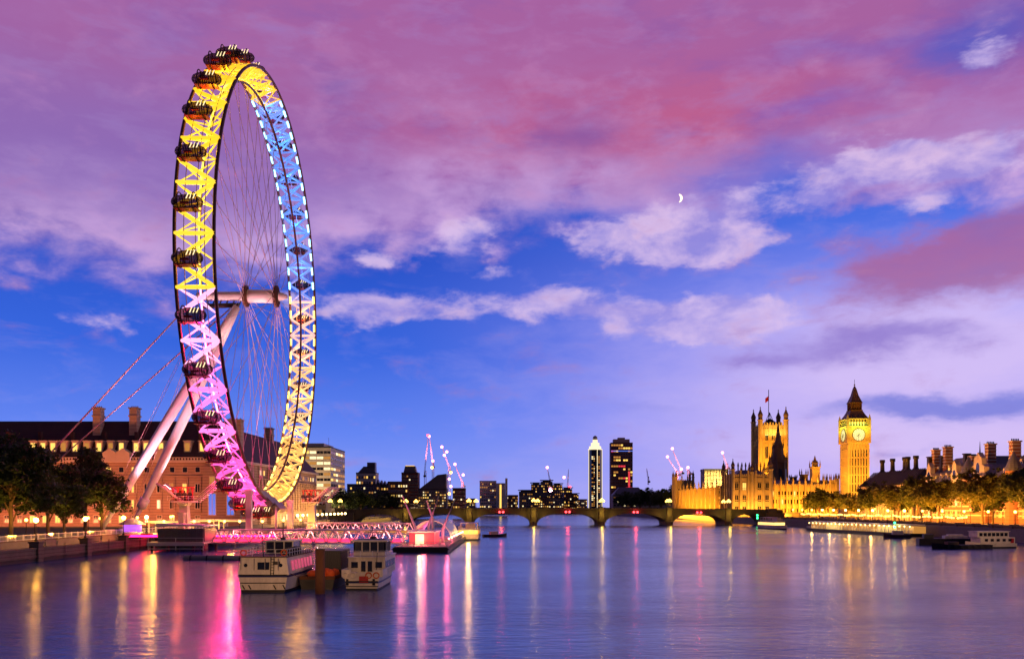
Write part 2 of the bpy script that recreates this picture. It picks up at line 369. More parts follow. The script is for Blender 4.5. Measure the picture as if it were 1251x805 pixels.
class Wins:
    """windows of one building: each of the first hundred its own part, the rest one part"""
    def __init__(s, root, frame='trim'): s.root = root; s.l = []; s.fr = frame
    def row(s, A, B, z, n, w, h, lit=0.3, mats=('win1', 'win2', 'win3'), skip=(), proud=.05, dark='glass', clump=0.0):
        A, B = Vector((A[0], A[1], 0)), Vector((B[0], B[1], 0)); t = (B - A).normalized(); nn = Vector((t.y, -t.x, 0)); on = False
        for i in range(n):
            if i in skip: continue
            c = A + (B - A) * ((i + .5) / n) + Vector((0, 0, z))
            if random.random() > clump: on = random.random() < lit
            s.l.append((c, t, nn, w, h, random.choice(mats) if on else dark, proud))
        return s
    def make(s, c, t, n, w, h, m, proud, mb, frame=True):
        if frame:
            mb.c = 0; f = .12 * min(w, h) + .05
            mb.obox(c + Vector((0, 0, h / 2 + f / 2)), t, n, w / 2 + f, .05 + proud + .06, f / 2)
            mb.obox(c - Vector((0, 0, h / 2 + f / 2)), t, n, w / 2 + f, .05 + proud + .12, f / 2)
            for k in (-1, 1): mb.obox(c + t * (k * (w / 2 + f / 2)), t, n, f / 2, .05 + proud + .05, h / 2)
            mb.obox(c, t, n, f * .3, proud + .03, h / 2)
        mb.c = 1; mb.obox(c, t, n, w / 2, proud, h / 2)
    def done(s, cap=100, frame=True):
        s.l.sort(key=lambda q: -q[3] * q[4] / (q[0].x ** 2 + q[0].y ** 2))
        for q in s.l[:cap]:
            mb = MB(); s.make(*q, mb, frame); mb.build('window', [s.fr, q[5]], s.root)
        rest = s.l[cap:]
        if rest:
            ms = sorted({q[5] for q in rest}); mb = MB()
            for c, t, n, w, h, m, pr in rest:
                mb.c = 0; mb.obox(c, t, n, w / 2 + .12, pr * .6, h / 2 + .12)
                mb.c = 1 + ms.index(m); mb.obox(c, t, n, w / 2, pr, h / 2)
            mb.build('window_rows', [s.fr] + ms, s.root, kind='stuff')
# ---------------------------------------------------------------- ground, banks, water
mb = MB(); mb.add([(-9000, -1500, -4), (9000, -1500, -4), (9000, 14000, -4), (-9000, 14000, -4)], [(0, 1, 2, 3)]); struct('ground', mb, 'ground')
mb = MB(); mb.prism([(-104, -600), (-104, 1250), (-60, 1300), (-60, 1700), (-4000, 9000), (-4000, -600)], -3.9, 3.6); struct('riverside_promenade', mb, 'paving')
mb = MB(); mb.prism([(162, -600), (4000, -600), (4000, 9000), (120, 1700), (120, 1400), (150, 700), (156, 560)], -3.9, 4.0); struct('embankment_pavement', mb, 'paving')
mb = MB(); mb.prism([(-60, 1310), (120, 1410), (120, 1690), (3900, 9000), (-3900, 9000), (-60, 1690)], -3.9, 4.2); struct('far_land', mb, 'ground')
mb = MB(); mb.box(170, 192, -500, 560, 4.004, 4.01); struct('embankment_road', mb, 'asphalt')
mb = MB()
for x in (169.75, 192): mb.box(x, x + .25, -500, 560, 4.0, 4.13)
struct('road_kerb', mb, 'concrete')
mb = MB()
for k in range(60): mb.box(180.9, 181.1, 60 + k * 8, 63 + k * 8, 4.014, 4.018)
struct('lane_marking', mb, 'white')
mb = MB(); mb.box(-240, -112, 60, 330, 3.604, 3.66); struct('lawn', mb, 'grass')

wm = bpy.data.materials.new('river_water'); wm.use_nodes = True; E.nt = wm.node_tree; b = E.nt.nodes['Principled BSDF']
b.inputs['Base Color'].default_value = (.004, .050, .26, 1); b.inputs['IOR'].default_value = 1.5; b.inputs['Specular IOR Level'].default_value = .7
t = E.nt.nodes.new('ShaderNodeTexCoord'); s3 = E.nt.nodes.new('ShaderNodeSeparateXYZ'); E.nt.links.new(t.outputs['Object'], s3.inputs[0])
px_, py_ = E(s3.outputs[0]), E(s3.outputs[1])
w1 = noise(vec(px_ * .05, py_ * .16, 0), 1.0, 5, .62, .4)
w2 = noise(vec(px_ * .35, py_ * .9, 4), 1.0, 4, .6, .3)
w3 = noise(vec(px_ * .012, py_ * .03, 9), 1.0, 4, .6)
bn = E.nt.nodes.new('ShaderNodeBump'); bn.inputs['Strength'].default_value = 1.0; bn.inputs['Distance'].default_value = 1.0
put(bn.inputs['Height'], w1 * 0.13 + w2 * (w3 * w3 * .42)); E.nt.links.new(bn.outputs[0], b.inputs['Normal'])
put(b.inputs['Roughness'], sat(w3 * .22 + .07)); b.inputs['Specular Tint'].default_value = (.64, .82, 1.0, 1)
MT['water'] = wm
mb = MB(); mb.add([(-104, -900, 0), (162, -900, 0), (162, 1420, 0), (-104, 1420, 0)], [(0, 1, 2, 3)]); mb.build('river_water', 'water', kind='structure')

# crescent moon, far off and solid
mb = MB(); mp_ = []
Dm = 6000.0; mc = Vector((X(829, Dm), Dm, Z(242, Dm))); R_ = 27
for k in range(13):
    a = math.radians(-80 + 160 * k / 12); mp_.append(mc + Vector((R_ * math.cos(a), 0, R_ * math.sin(a))))
for k in range(1, 12):
    a = math.radians(80 - 160 * k / 12); mp_.append(mc + Vector((R_ * .5 * math.cos(a) , 0, R_ * .98 * math.sin(a))))
mb.extr(mp_, (0, 12, 0)); o = mb.build('crescent_moon', 'moon'); center(o)
tag(o, 'small bright crescent moon shining through the pink clouds', 'moon')

# ---------------------------------------------------------------- left river wall and its furniture
r = T('river_wall', 'low granite river wall with square piers along the left promenade', 'wall', (-96, 200, 0))
mb = MB(); mb.box(-104, -96.3, -500, 1240, -3.8, 2.2); mb.build('ledge', 'wall', r)
mb = MB(); mb.box(-96.3, -95.7, -500, 1240, -3.8, 2.5); mb.box(-96.5, -95.5, -500, 1240, 2.5, 2.75); mb.box(-95.7, -95.45, -500, 1240, .9, 1.15); mb.build('parapet', 'wall', r)
mb = MB(); mb.box(-104.4, -104.01, -500, 1240, 2.2, 3.85); mb.build('upper_wall', 'wall', r)
mb = MB()
rw = random.Random(8); y = 120
while y < 545:
    l_ = rw.uniform(2, 6); mb.box(-95.7, -95.66, y, y + l_, -.5, rw.uniform(.55, .88)); y += l_
mb.build('tide_weed', 'weed', r)
for y in (192, 213, 231):
    mb = MB()
    for q in (0, .5): mb.tube([(-95.5, y + q, -.3), (-95.5, y + q, 3.4)], .05, 5)
    for k in range(10): mb.tube([(-95.5, y, .2 + k * .32), (-95.5, y + .5, .2 + k * .32)], .04, 4)
    mb.build('ladder', 'iron', r)
PIERY = [150, 162, 182, 203, 223, 237]
for y in PIERY:
    mb = MB(); mb.box(-97.1, -95.2, y - .95, y + .95, -3.8, 3.7); mb.box(-97.3, -95.0, y - 1.15, y + 1.15, 3.7, 4.05); mb.box(-97.2, -95.1, y - 1.05, y + 1.05, 0.6, 1.0); mb.build('pier', 'wall', r)
r = T('balustrade', 'white railing along the upper edge of the left promenade', 'railing', (-104.2, 200, 3.85))
mb = MB(); mb.box(-104.28, -104.12, 150, 330, 4.85, 5.0); mb.box(-104.25, -104.15, 150, 330, 3.95, 4.05)
for k in range(450): mb.box(-104.22, -104.18, 150 + k * .4, 150.05 + k * .4, 4.05, 4.85)
mb.build('rails', 'white', r)
mb = MB()
for k in range(61): mb.box(-104.31, -104.09, 149.9 + k * 3, 150.12 + k * 3, 3.85, 5.1)
mb.build('posts', 'white', r, kind='stuff')
def globe_lamp(loc, label, h=4.2, group=None, mat='lamp', rad=.42, arms=False):
    x, y, z = loc
    r = T('street_lamp', label, 'street lamp', loc, group)
    mb = MB(); mb.lathe(x, y, [(.32, z), (.30, z + .35), (.16, z + .5), (.11, z + .9), (.075, z + h - .35), (.13, z + h - .25), (.05, z + h - .1)], 8)
    mb.build('lamp_post', 'iron', r)
    if arms:
        mb = MB()
        for k in (-1, 1): mb.tube([(x, y, z + h * .78), (x + .55 * k, y, z + h * .72), (x + .75 * k, y, z + h * .78)], .05, 5)
        mb.build('arm', 'iron', r)
        for q in ((0, h), (-.75, h * .82), (.75, h * .82)):
            mb = MB(); mb.ball((x + q[0], y, z + q[1] + rad * .6), rad * .85, 8, 5); mb.build('globe', mat, r)
    else:
        mb = MB(); mb.ball((x, y, z + h + rad * .7), rad, 8, 5); mb.build('globe', mat, r)
        mb = MB(); mb.lathe(x, y, [(.16, z + h + rad * 1.6), (.12, z + h + rad * 1.75), (.02, z + h + rad * 2.2)], 6); mb.build('finial', 'iron', r)
    return r
for y, w in zip(PIERY[2:], ('nearest the left edge, below the big dark tree', 'between the two dark trees', 'at the foot of the slanting pink leg', 'just left of the dark panelled landing stage')):
    globe_lamp((-96.2, y, 4.05), 'globe lamp on a river wall pier ' + w, 3.9, 'globe lamps on the left river wall', mat='walllamp', rad=.5)
    light('SPOT', (-95.4, y, 8.6), (1, .46, .07), 9000, .4, target=(-103, y + 1, 5), spot=120)
PL = [(-118, 186), (-125, 204), (-116, 215), (-123, 232), (-112, 245), (-120, 255), (-109, 262), (-108, 285), (-113, 300)]
for i, (x, y) in enumerate(PL):
    globe_lamp((x, y, 3.6), ('%s warm lamp on the left promenade behind the railing, counting away from the camera' % ORD[i]), 4.0, 'promenade lamps', rad=.4)
for q in ((-104.5, 187), (-105.5, 203), (-104.5, 222), (-107, 232)): light('SPOT', (q[0] + 2, q[1], 4.6), (1, .42, .05), 8000, .5, target=(q[0] - 2.5, q[1] + 1, 10), spot=120)

# ---------------------------------------------------------------- trees
def make_tree(seed, h, rad, trunk_h, n=5200, leaf=.42, flat=.8, mat='leaf', lean=0, label='', group='', loc=(0, 0, 0), open_=.0):
    rr = random.Random(seed)
    r = T('plane_tree', label, 'tree', loc, group); L = Vector((0, 0, 0))
    ch = (h - trunk_h) / 2; cz = trunk_h + ch
    lobes = []
    for k in range(11):
        a = rr.uniform(0, 6.28); q = rr.uniform(.25, .68); zz = rr.uniform(-.6, .75)
        lobes.append((Vector((math.cos(a) * rad * q * (1 - .25 * max(zz, 0)), math.sin(a) * rad * q * (1 - .25 * max(zz, 0)), cz + zz * ch * .72)), rr.uniform(.30, .50) * rad))
    lobes.append((Vector((0, 0, cz + ch * .55)), rad * .45)); lobes.append((Vector((0, 0, cz)), rad * .6))
    mb = MB(); tr = h * .016 + .1
    mb.tube([(0, 0, -.2), (.05, .05, trunk_h * .15), (lean * .3, .1, trunk_h * .7), (lean * .6, 0, cz), (lean, .2, cz + ch * .6)], [tr * 1.7, tr * 1.15, tr, tr * .6, tr * .15], 8)
    for c, q in lobes:
        s0 = Vector((lean * .4, 0, rr.uniform(trunk_h * .75, cz))); m = (s0 + c) / 2 + Vector((rr.uniform(-.4, .4), rr.uniform(-.4, .4), -.4))
        mb.tube([s0, m, c], [tr * .5, tr * .34, .05], 5)
        for _ in range(3):
            e = c + Vector((rr.gauss(0, 1), rr.gauss(0, 1), rr.gauss(0, .8))).normalized() * q * .9
            mb.tube([m, (m + e) / 2 + Vector((0, 0, .3)), e], [tr * .2, tr * .14, .03], 4, False)
    mb.build('trunk', 'bark', r, local=True)
    mb = MB(); clumps = []
    for c, q in lobes:
        for _ in range(int(12 * (q / rad) * 2.2) + 3):
            d = Vector((rr.gauss(0, 1), rr.gauss(0, 1), rr.gauss(0, 1) * flat)).normalized()
            clumps.append((c + d * q * rr.uniform(.55, 1.05), rr.uniform(.35, .75) * rad * .28))
    per = n // len(clumps)
    for c, q in clumps:
        for _ in range(int(per * rr.uniform(.5, 1.4))):
            p = c + Vector((rr.gauss(0, .5), rr.gauss(0, .5), rr.gauss(0, .4))) * q
            a = Vector((rr.gauss(0, 1), rr.gauss(0, 1), rr.gauss(0, .7))).normalized(); b_ = a.orthogonal().normalized()
            b_ = (b_ * math.cos(1.1) + a.cross(b_) * math.sin(1.1)); s_ = leaf * rr.uniform(.5, 1.25)
            mb.add([p - a * s_, p + b_ * s_ * .55, p + a * s_, p - b_ * s_ * .55], [(0, 1, 2, 3)])
    mb.build('crown', mat, r, local=True)
    return r
LG = 'plane trees on the left promenade'
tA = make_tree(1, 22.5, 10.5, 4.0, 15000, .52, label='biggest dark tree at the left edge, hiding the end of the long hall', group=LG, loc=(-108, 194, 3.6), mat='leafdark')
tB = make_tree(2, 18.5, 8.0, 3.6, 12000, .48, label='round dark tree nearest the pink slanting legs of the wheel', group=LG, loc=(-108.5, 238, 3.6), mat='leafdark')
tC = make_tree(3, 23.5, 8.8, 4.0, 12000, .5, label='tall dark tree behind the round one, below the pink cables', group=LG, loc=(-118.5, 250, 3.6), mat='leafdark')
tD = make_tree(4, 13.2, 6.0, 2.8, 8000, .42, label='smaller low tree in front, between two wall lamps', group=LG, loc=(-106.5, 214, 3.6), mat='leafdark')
dup(tC, (-119, 231, 3.6), 'dark tree behind the smaller low tree, left of the cables', 2.2, (.9, .9, .93))
dup(tB, (-122, 205, 3.6), 'tree cut by the left edge, behind the biggest one', 1.2, 1.2)
# ---------------------------------------------------------------- the long hall on the left bank
r = T('county_hall', 'long stone hall with steep dark roof, lit dormers and tall chimneys behind the wheel', 'building', (-105, 345, 3.6))
mb = MB(); mb.box(-235, -105, 345, 372, 3.6, 28); mb.box(-130, -104.7, 372, 482, 3.6, 28)
for z in (8.5, 22.6): mb.box(-235.3, -104.6, 344.6, 372.3, z, z + .45); mb.box(-130, -104.3, 372.3, 482.3, z, z + .45)
for k in range(26): mb.box(-234.6 + k * 5, -234 + k * 5, 344.55, 345, 9, 22.6)
for k in range(20): mb.box(-104.7, -104.2, 374.5 + k * 5.4, 375.2 + k * 5.4, 9, 22.6)
mb.box(-118, -103.8, 343.9, 352, 3.6, 26.5); mb.box(-109, -103.0, 385, 400, 3.6, 27); mb.build('wall', 'hallstone', r)
mb = MB(); mb.box(-236, -103.9, 343.8, 373, 28, 28.9); mb.box(-131, -103.7, 373, 483, 28, 28.9)
for k in range(110): mb.box(-234 + k * 1.17, -233.5 + k * 1.17, 344.0, 344.25, 28.9, 29.7)
mb.box(-234, -105, 343.95, 344.3, 29.7, 29.95); mb.build('cornice', 'trim', r)
mb = MB(); mb.hip(-235.5, -104.4, 344.6, 372.4, 28.9, 44.6, 9, 12.6); mb.hip(-130.4, -104.2, 365, 482.4, 28.9, 43.2, 11.5, 10)
for k in range(9): x = -222 + k * 12.5; mb.box(x, x + 1.2, 350.5, 352, 37, 40.2); mb.extr([(x - 2.5, 347.6, 32), (x - 1.2, 347.6, 32), (x - 1.2, 351.2, 37.4), (x - 2.5, 351.2, 37.4)], (0, -.12, .1))
roof = mb.build('roof', 'tile', r)
mb = MB(); mb.box(-226, -114, 357.9, 359.1, 44.6, 45.0); mb.build('ridge_capping', 'lead', roof)
for x, y, w, zb, zt in ((X(124, 357), 354.5, 3.0, 35, 49.5), (X(168, 357), 354.5, 3.0, 35, 49.5), (-108.2, 352, 5.4, 33, 44.6), (-116, 430, 3.6, 38, 48), (-116, 465, 3.6, 38, 47)):
    mb = MB(); mb.box(x - w / 2, x + w / 2, y - 1.8, y + 1.8, zb, zt); mb.box(x - w / 2 - .3, x + w / 2 + .3, y - 2.1, y + 2.1, zt - 3.2, zt - 2.6)
    mb.box(x - w / 2 - .35, x + w / 2 + .35, y - 2.15, y + 2.15, zt, zt + .5)
    for k in range(4): mb.lathe(x - w / 2 + w * (k + .5) / 4, y, [(.28, zt + .5), (.22, zt + 1.1)], 6)
    mb.build('chimney', 'stone', r)
dpx = [45, 57, 69, 82, 96, 110, 125, 139, 152, 170, 182, 200, 232, 250, 262]
for k, p in enumerate(dpx):
    x = X(p, 350); z = 34.0; y = 347.2
    mb = MB(); mb.box(x - 1.35, x + 1.35, y, y + 5, z - 2.0, z + 2.2); mb.box(x - 1.6, x + 1.6, y - .25, y + 5, z + 2.2, z + 2.6)
    d = mb.build('dormer', 'trim', r)
    mb = MB(); mb.box(x - .85, x + .85, y - .06, y, z - 1.5, z + 1.6); mb.build('window', 'win1' if k not in (3, 5, 7, 12) else 'win3', d)
for p in (135, 151, 198):
    x = X(p, 345); mb = MB(); mb.box(x - 2.6, x + 2.6, 343.9, 348, 28.9, 31.5); mb.extr([(x - 2.9, 343.8, 31.5), (x + 2.9, 343.8, 31.5), (x, 343.8, 33.4)], (0, 4, 0)); mb.build('pediment', 'trim', r)
W = Wins(r)
for z, h in ((6.3, 2.6), (12.0, 3.2), (18.2, 3.2), (25.2, 1.9)): W.row((-235, 345), (-118, 345), z, 24, 1.7, h, .34, clump=.3)
for z, h in ((6.3, 2.6), (12.0, 3.2), (18.2, 3.2), (25.2, 1.9)): W.row((-104.7, 372), (-104.7, 482), z, 20, 1.8, h, .5)
W.row((-118, 343.9), (-104, 343.9), 12, 2, 2.6, 8, 1.0, ('winblue',)); W.row((-118, 343.9), (-104, 343.9), 21, 2, 1.8, 3, .6)
W.done()
light('AREA', (-165, 322, 5.0), (1, .25, .085), 34000, sx=90, sy=2, target=(-165, 345, 19))
light('AREA', (-92, 420, 5.0), (1, .46, .16), 22000, sx=100, sy=2, target=(-105, 420, 18))
# ---------------------------------------------------------------- the observation wheel
WX, WY, WZ, WB = -73.0, 262.0, 72.2, 3.6
WR = math.atan2(.030, 1.0)
wheel = T('observation_wheel', 'giant observation wheel lit yellow, magenta, blue and amber with dark passenger pods', 'ferris wheel', (WX, WY, WB), rz=WR)
HZ = WZ - WB
def w2l(x, y, z):
    dx_, dy_ = x - WX, y - WY; c, s_ = math.cos(WR), math.sin(WR)
    return Vector((dx_ * c + dy_ * s_, -dx_ * s_ + dy_ * c, z - WB))
def RP(r_, a, x): return Vector((x, math.sin(a) * r_, HZ + math.cos(a) * r_))    # a: 0 top, growing away from the camera
R1, R0, HW = 60.4, 56.6, 4.4
def ring(r_, x, tr, n=128):
    mb = MB(); vs, fs = [], []
    for i in range(n):
        a = 2 * math.pi * i / n
        for k in range(6):
            q = 2 * math.pi * k / 6; vs.append(RP(r_ + tr * math.cos(q), a, x + tr * math.sin(q)))
    for i in range(n):
        for k in range(6):
            k2, i2 = (k + 1) % 6, (i + 1) % n; fs.append((i * 6 + k, i2 * 6 + k, i2 * 6 + k2, i * 6 + k2))
    mb.add(vs, fs, True); return mb
for r_, x, tr in ((R1, -HW, .42), (R1, HW, .42), (R0, 0, .36)): ring(r_, x, tr).build('rim_chord', 'rimsteel', wheel, local=True)
for x in (-2.2, .4, 2.4): ring(R1 + .3, x, .09).build('rim_rail', 'crane', wheel, local=True)
def quad(a):
    a = math.degrees(a) % 360                              # far-top blue, far-low amber, near-low magenta, near-top yellow
    return 2 if 6 <= a < 78 else 3 if 78 <= a < 180 else 1 if 180 <= a < 259 else 0
LEDN = ('yel', 'mag', 'blu', 'amb'); RNG = ((259, 366), (180, 259), (6, 78), (78, 180))
SH = (((1, .64, .03), (1, .58, .012), (1, .50, .008), (1, .50, .02)), ((1, .05, .34), (1, .09, .46), (1, .20, .62), (1, .42, .72)),
      ((.16, .30, 1), (.10, .28, 1), (.10, .27, 1), (.16, .30, 1)), ((1, .52, .48), (1, .52, .22), (1, .46, .10), (1, .40, .05)))
def sect(a):
    q = quad(a); d = math.degrees(a) % 360
    if q == 0 and d < 10: d += 360
    lo, hi = RNG[q]; return q, min(3, int((d - lo) / (hi - lo) * 4))
LM = {(q, k): em('lacing_glow_led', SH[q][k], (1.4, 1.6, .9, 1.1)[q], base=(.22, .22, .22)) for q in range(4) for k in range(4)}  # emission in the steel bars stands for coloured light falling on them
bars = {k: MB() for k in LM}; sides = {k: MB() for k in LM}; tubes = [MB() for _ in range(4)]
NB = 64
for i in range(NB):
    a0, a1 = 2 * math.pi * i / NB, 2 * math.pi * (i + 1) / NB; sc_ = sect((a0 + a1) / 2); q = sc_[0]; k = 1 if i % 2 else -1
    tb = .52 if q in (0, 1) else .46; bq, sq_ = bars[sc_], sides[sc_]
    bq.tube([RP(R1, a0, -HW * k), RP(R1, a1, HW * k)], tb, 7, False)
    bq.tube([RP(R1 - .3, a0, HW * k), RP(R1 - .3, a1, -HW * k)], .17 if q < 2 else .36, 6, False)
    if i % 2 == 0: bq.tube([RP(R1, a0, -HW), RP(R1, a0, HW)], tb, 7, False)
    for x in (-HW, HW):
        am = (a0 + a1) / 2; w_ = .19 if q < 2 else .30
        sq_.tube([RP(R1, a0, x), RP(R0, am, 0)], w_, 5, False); sq_.tube([RP(R0, am, 0), RP(R1, a1, x)], w_, 5, False)
    for j in range(3):
        b0, b1 = a0 + (a1 - a0) * j / 3, a0 + (a1 - a0) * (j + 1) / 3
        tubes[q].tube([RP(R0 + .45, b0, 0), RP(R0 + .45, b1, 0)], .22 if q < 2 else .14, 5, False)
for k in LM:
    if bars[k].v:
        nm = ('yellow', 'magenta', 'blue', 'amber')[k[0]]
        bars[k].build('rim_lacing', LM[k], wheel, local=True, label=nm + ' lit lattice between the rim chords')
        sides[k].build('side_lacing', LM[k], wheel, local=True)
for q in range(4):
    tubes[q].build('light_tube', 'hot' + LEDN[q], wheel, local=True, label=('yellow', 'magenta', 'pale blue', 'amber')[q] + ' light tube along the inner chord')
for i in range(38):
    a = math.pi * (i + .5) / 38; q = quad(a)
    if q < 2: continue
    for x in (-HW, HW):
        mb = MB(); mb.tube([RP(R1 - .75, a - .021, x * .93), RP(R1 - .75, a + .021, x * .93)], .30, 6); mb.build('rim_lamp', 'hot' + LEDN[q], wheel, local=True)
for i in range(64):                                        # spoke cables from the inner chord to the two hub flanges
    a = 2 * math.pi * (i + .5) / 64; x = -4.4 if i % 2 else 4.4; off = .10 if (i // 2) % 2 else -.10
    mb = MB(); mb.tube([RP(R0 - .2, a, 0), RP(2.6, a + off * 6, x)], .07, 4, False); mb.build('spoke_cable', 'crane', wheel, local=True)
mb = MB()
mb.tube([(-18.5, 0, HZ), (-17.5, 0, HZ), (-5.0, 0, HZ), (-4.4, 0, HZ)], [.9, 1.15, 1.35, 1.9], 20); mb.tube([(-4.4, 0, HZ), (4.4, 0, HZ)], 1.9, 20); mb.tube([(4.4, 0, HZ), (6.0, 0, HZ), (7.6, 0, HZ)], [1.4, 1.1, .5], 14)
mb.build('spindle', 'white', wheel, local=True)
for x in (-4.4, 4.4):
    mb = MB(); mb.tube([(x - .45, 0, HZ), (x + .45, 0, HZ)], 3.1, 28); mb.tube([(x - .7, 0, HZ), (x + .7, 0, HZ)], 2.2, 28); mb.build('hub_flange', 'rust', wheel, local=True)
mb = MB(); mb.tube([(-17, 0, HZ - 3.0), (-6.5, 0, HZ - 2.6)], .7, 8)
for k in range(6): mb.tube([(-16 + k * 1.9, 0, HZ - 2.9), (-15.2 + k * 1.9, 0, HZ - 1.0)], .22, 5)
mb.build('hub_gantry', 'iron', wheel, local=True)
for fx, fy in ((-114, 250), (-116, 274)):                # the two inclined legs
    a_, b_ = w2l(-80.0, 262 + (fy - 262) * .06, 69.2), w2l(fx, fy, 4.4)
    pts = [b_.lerp(a_, t_) for t_ in (0, .07, .14, .3, .5, .7, .88, 1)]
    mb = MB(); mb.tube(pts, [.5, .6, 1.0, 1.3, 1.42, 1.3, 1.05, .8], 18); lg = mb.build('leg', 'white', wheel, local=True)
    d = (a_ - b_).normalized(); mb = MB(); mb.tube([b_ + d * 7.5, b_ + d * 10.5], 1.45, 18); mb.build('collar', 'white', lg, local=True)
    mb = MB(); p = w2l(fx, fy, 3.6); mb.box(p.x - 2.6, p.x + 2.6, p.y - 2.6, p.y + 2.6, 0, 1.2); mb.build('footing', 'concrete', lg, local=True)
mb = MB(); mb.tube([w2l(-91.5, 257.5, 47), w2l(-92.5, 266.5, 47)], .5, 8); mb.build('leg_brace', 'rust', wheel, local=True)
anc = Vector((-152, 256, 3.6))
for x, z, n_ in ((-91.0, 73.0, 1), (-82.0, 68.6, 1)):
    for k in range(n_):
        for j in (-1, 1):
            yy = 262 + j * .8
            mb = MB(); mb.tube([w2l(x, yy, z + j * .45), w2l(anc.x, anc.y + j * 1.1, 4 + j * .5)], .17, 6); mb.build('backstay_cable', 'crane', wheel, local=True)
for fx, fy in ((-114, 250), (-116, 274)):
    for j in (-.5, .5):
        mb = MB(); mb.tube([w2l(-88, 262 + j, 71.4), w2l(fx, fy + j * 2, 7)], .07, 4); mb.build('stay_rod', 'crane', wheel, local=True)
# pods: one built, thirty-one copied
mb = MB(); mb.ball((0, 0, 0), (3.5, 1.65, 1.65), 16, 10); P0 = mb.build('passenger_pod', 'capsule', wheel, local=True)
subs = []
mb = MB()
for x in (-2.9, -1.95, -1.0, 0, 1.0, 1.95, 2.9):
    rr_ = 1.73 * math.sqrt(1 - (x / 3.6) ** 2)
    vs = [Vector((x, rr_ * math.cos(q * math.pi / 8), rr_ * math.sin(q * math.pi / 8))) for q in range(16)]
    for k in range(16): mb.tube([vs[k], vs[(k + 1) % 16]], .07, 4, False)
for k in range(8):
    q = 2 * math.pi * k / 8; vs = [Vector((3.55 * math.cos(math.pi * j / 8), 1.73 * math.sin(math.pi * j / 8) * math.cos(q), 1.73 * math.sin(math.pi * j / 8) * math.sin(q))) for j in range(9)]
    mb.tube(vs, .05, 4, False)
subs.append(mb.build('glazing_ribs', 'iron', P0, local=True))
for x in (-1.6, 1.6):
    mb = MB(); vs = [Vector((x, 2.1 * math.cos(q * math.pi / 10), 2.1 * math.sin(q * math.pi / 10))) for q in range(20)]
    for k in range(20): mb.tube([vs[k], vs[(k + 1) % 20]], .14, 5, False)
    subs.append(mb.build('mounting_ring', 'rust', P0, local=True))
mb = MB(); mb.box(-2.6, 2.6, -1.35, 1.35, -1.72, -1.45); mb.box(-.9, .9, -2.2, -1.6, -.9, -.5); subs.append(mb.build('floor_pan', 'redpaint', P0, local=True))
mb = MB()
for k in range(3): mb.extr([(.3 + k * .75, -2.05, .15), (.52 + k * .75, -2.05, .15), (.9 + k * .75, -1.80, 1.35), (.68 + k * .75, -1.80, 1.35)], (0, .08, .02))
subs.append(mb.build('glass_streak', 'win2', P0, local=True))  # glowing slashes outside the shell, painted light streaks on the pod glass
P0.location = RP(R1 + 2.6, 2 * math.pi * .5 / 32, -.8)
for i in range(1, 32):
    c = P0.copy(); S.collection.objects.link(c); c.parent = wheel; c.location = RP(R1 + 2.6, 2 * math.pi * (i + .5) / 32, -.8)
    for s_ in subs: d = s_.copy(); S.collection.objects.link(d); d.parent = c
# the lamps inside the lattice
def w2w(p):
    c, s_ = math.cos(WR), math.sin(WR); return (WX + p.x * c - p.y * s_, WY + p.x * s_ + p.y * c, p.z + WB)
for i in range(24):
    a = 2 * math.pi * (i + .5) / 24; q = quad(a)
    light('POINT', w2w(RP(58.0, a, 0)), (YEL, (1.0, .015, .2), BLU, AMB)[q], (2600, 14000, 3500, 3500)[q], 1.2)
for y in (244, 280): light('SPOT', (-98, y, 8), (1, .50, .62), 90000, 1.0, target=(-97, y + (262 - y) * .4, 40), spot=75)
light('SPOT', (-66, 244, 20), (1, .55, .50), 130000, 1.5, target=(-78, 262, 70), spot=30)
# ---------------------------------------------------------------- boarding platform and restraint towers under the wheel
r = T('boarding_platform', 'raised boarding deck on white columns under the bottom of the wheel, full of warm lights', 'platform', (-80, 248, 0))
mb = MB(); mb.box(-103, -79.3, 236, 292, 3.1, 3.75); mb.box(-66.8, -61, 236, 290, 3.1, 3.75); mb.box(-79.3, -66.8, 236, 242, 3.1, 3.7); mb.box(-79.3, -66.8, 282, 290, 3.1, 3.7); mb.build('deck', 'panel', r)
for x, y in ((-95, 238), (-81, 238), (-63, 238), (-63, 262), (-63, 286), (-81, 286), (-95, 286), (-81, 262)):
    mb = MB(); mb.tube([(x, y, -3.5), (x, y, 3.1)], .6, 10); mb.build('pile', 'concrete', r)
mb = MB()
for x in (-61.2, -102.5):
    for z in (4.2, 4.8): mb.box(x, x + .08, 237, 291, z, z + .07)
    for k in range(20): mb.box(x, x + .08, 237 + k * 2.8, 237.1 + k * 2.8, 3.75, 4.9)
for z in (4.2, 4.8): mb.box(-102.5, -61.2, 236.2, 236.28, z, z + .07)
for k in range(22): mb.box(-102.5 + k * 1.95, -102.4 + k * 1.95, 236.2, 236.28, 3.75, 4.9)
mb.build('railing', 'white', r)
mb = MB(); mb.box(-102, -62, 235.85, 236.0, 3.15, 3.6); mb.build('glow_strip', 'magstrip', r)  # added glowing strip that puts the magenta reflection on the water
for x0, x1, y in ((-101, -90, 250), (-90, -81, 276), (-101, -92, 278)):
    mb = MB(); mb.box(x0, x1, y, y + 5, 6.6, 6.9); mb.extr([(x0 - .6, y - .8, 6.9), (x1 + .6, y - .8, 6.9), (x1 + .6, y - .8, 7.15), (x0 - .6, y - .8, 7.15)], (0, 6.5, 0))
    for a in (x0, x1 - .25):
        for b_ in (y, y + 4.7): mb.box(a, a + .25, b_, b_ + .25, 3.75, 6.6)
    c_ = mb.build('canopy', 'white', r); mb = MB(); mb.box(x0 + .4, x1 - .4, y + .4, y + 4.4, 6.5, 6.58); mb.build('canopy_light', 'shop', c_)
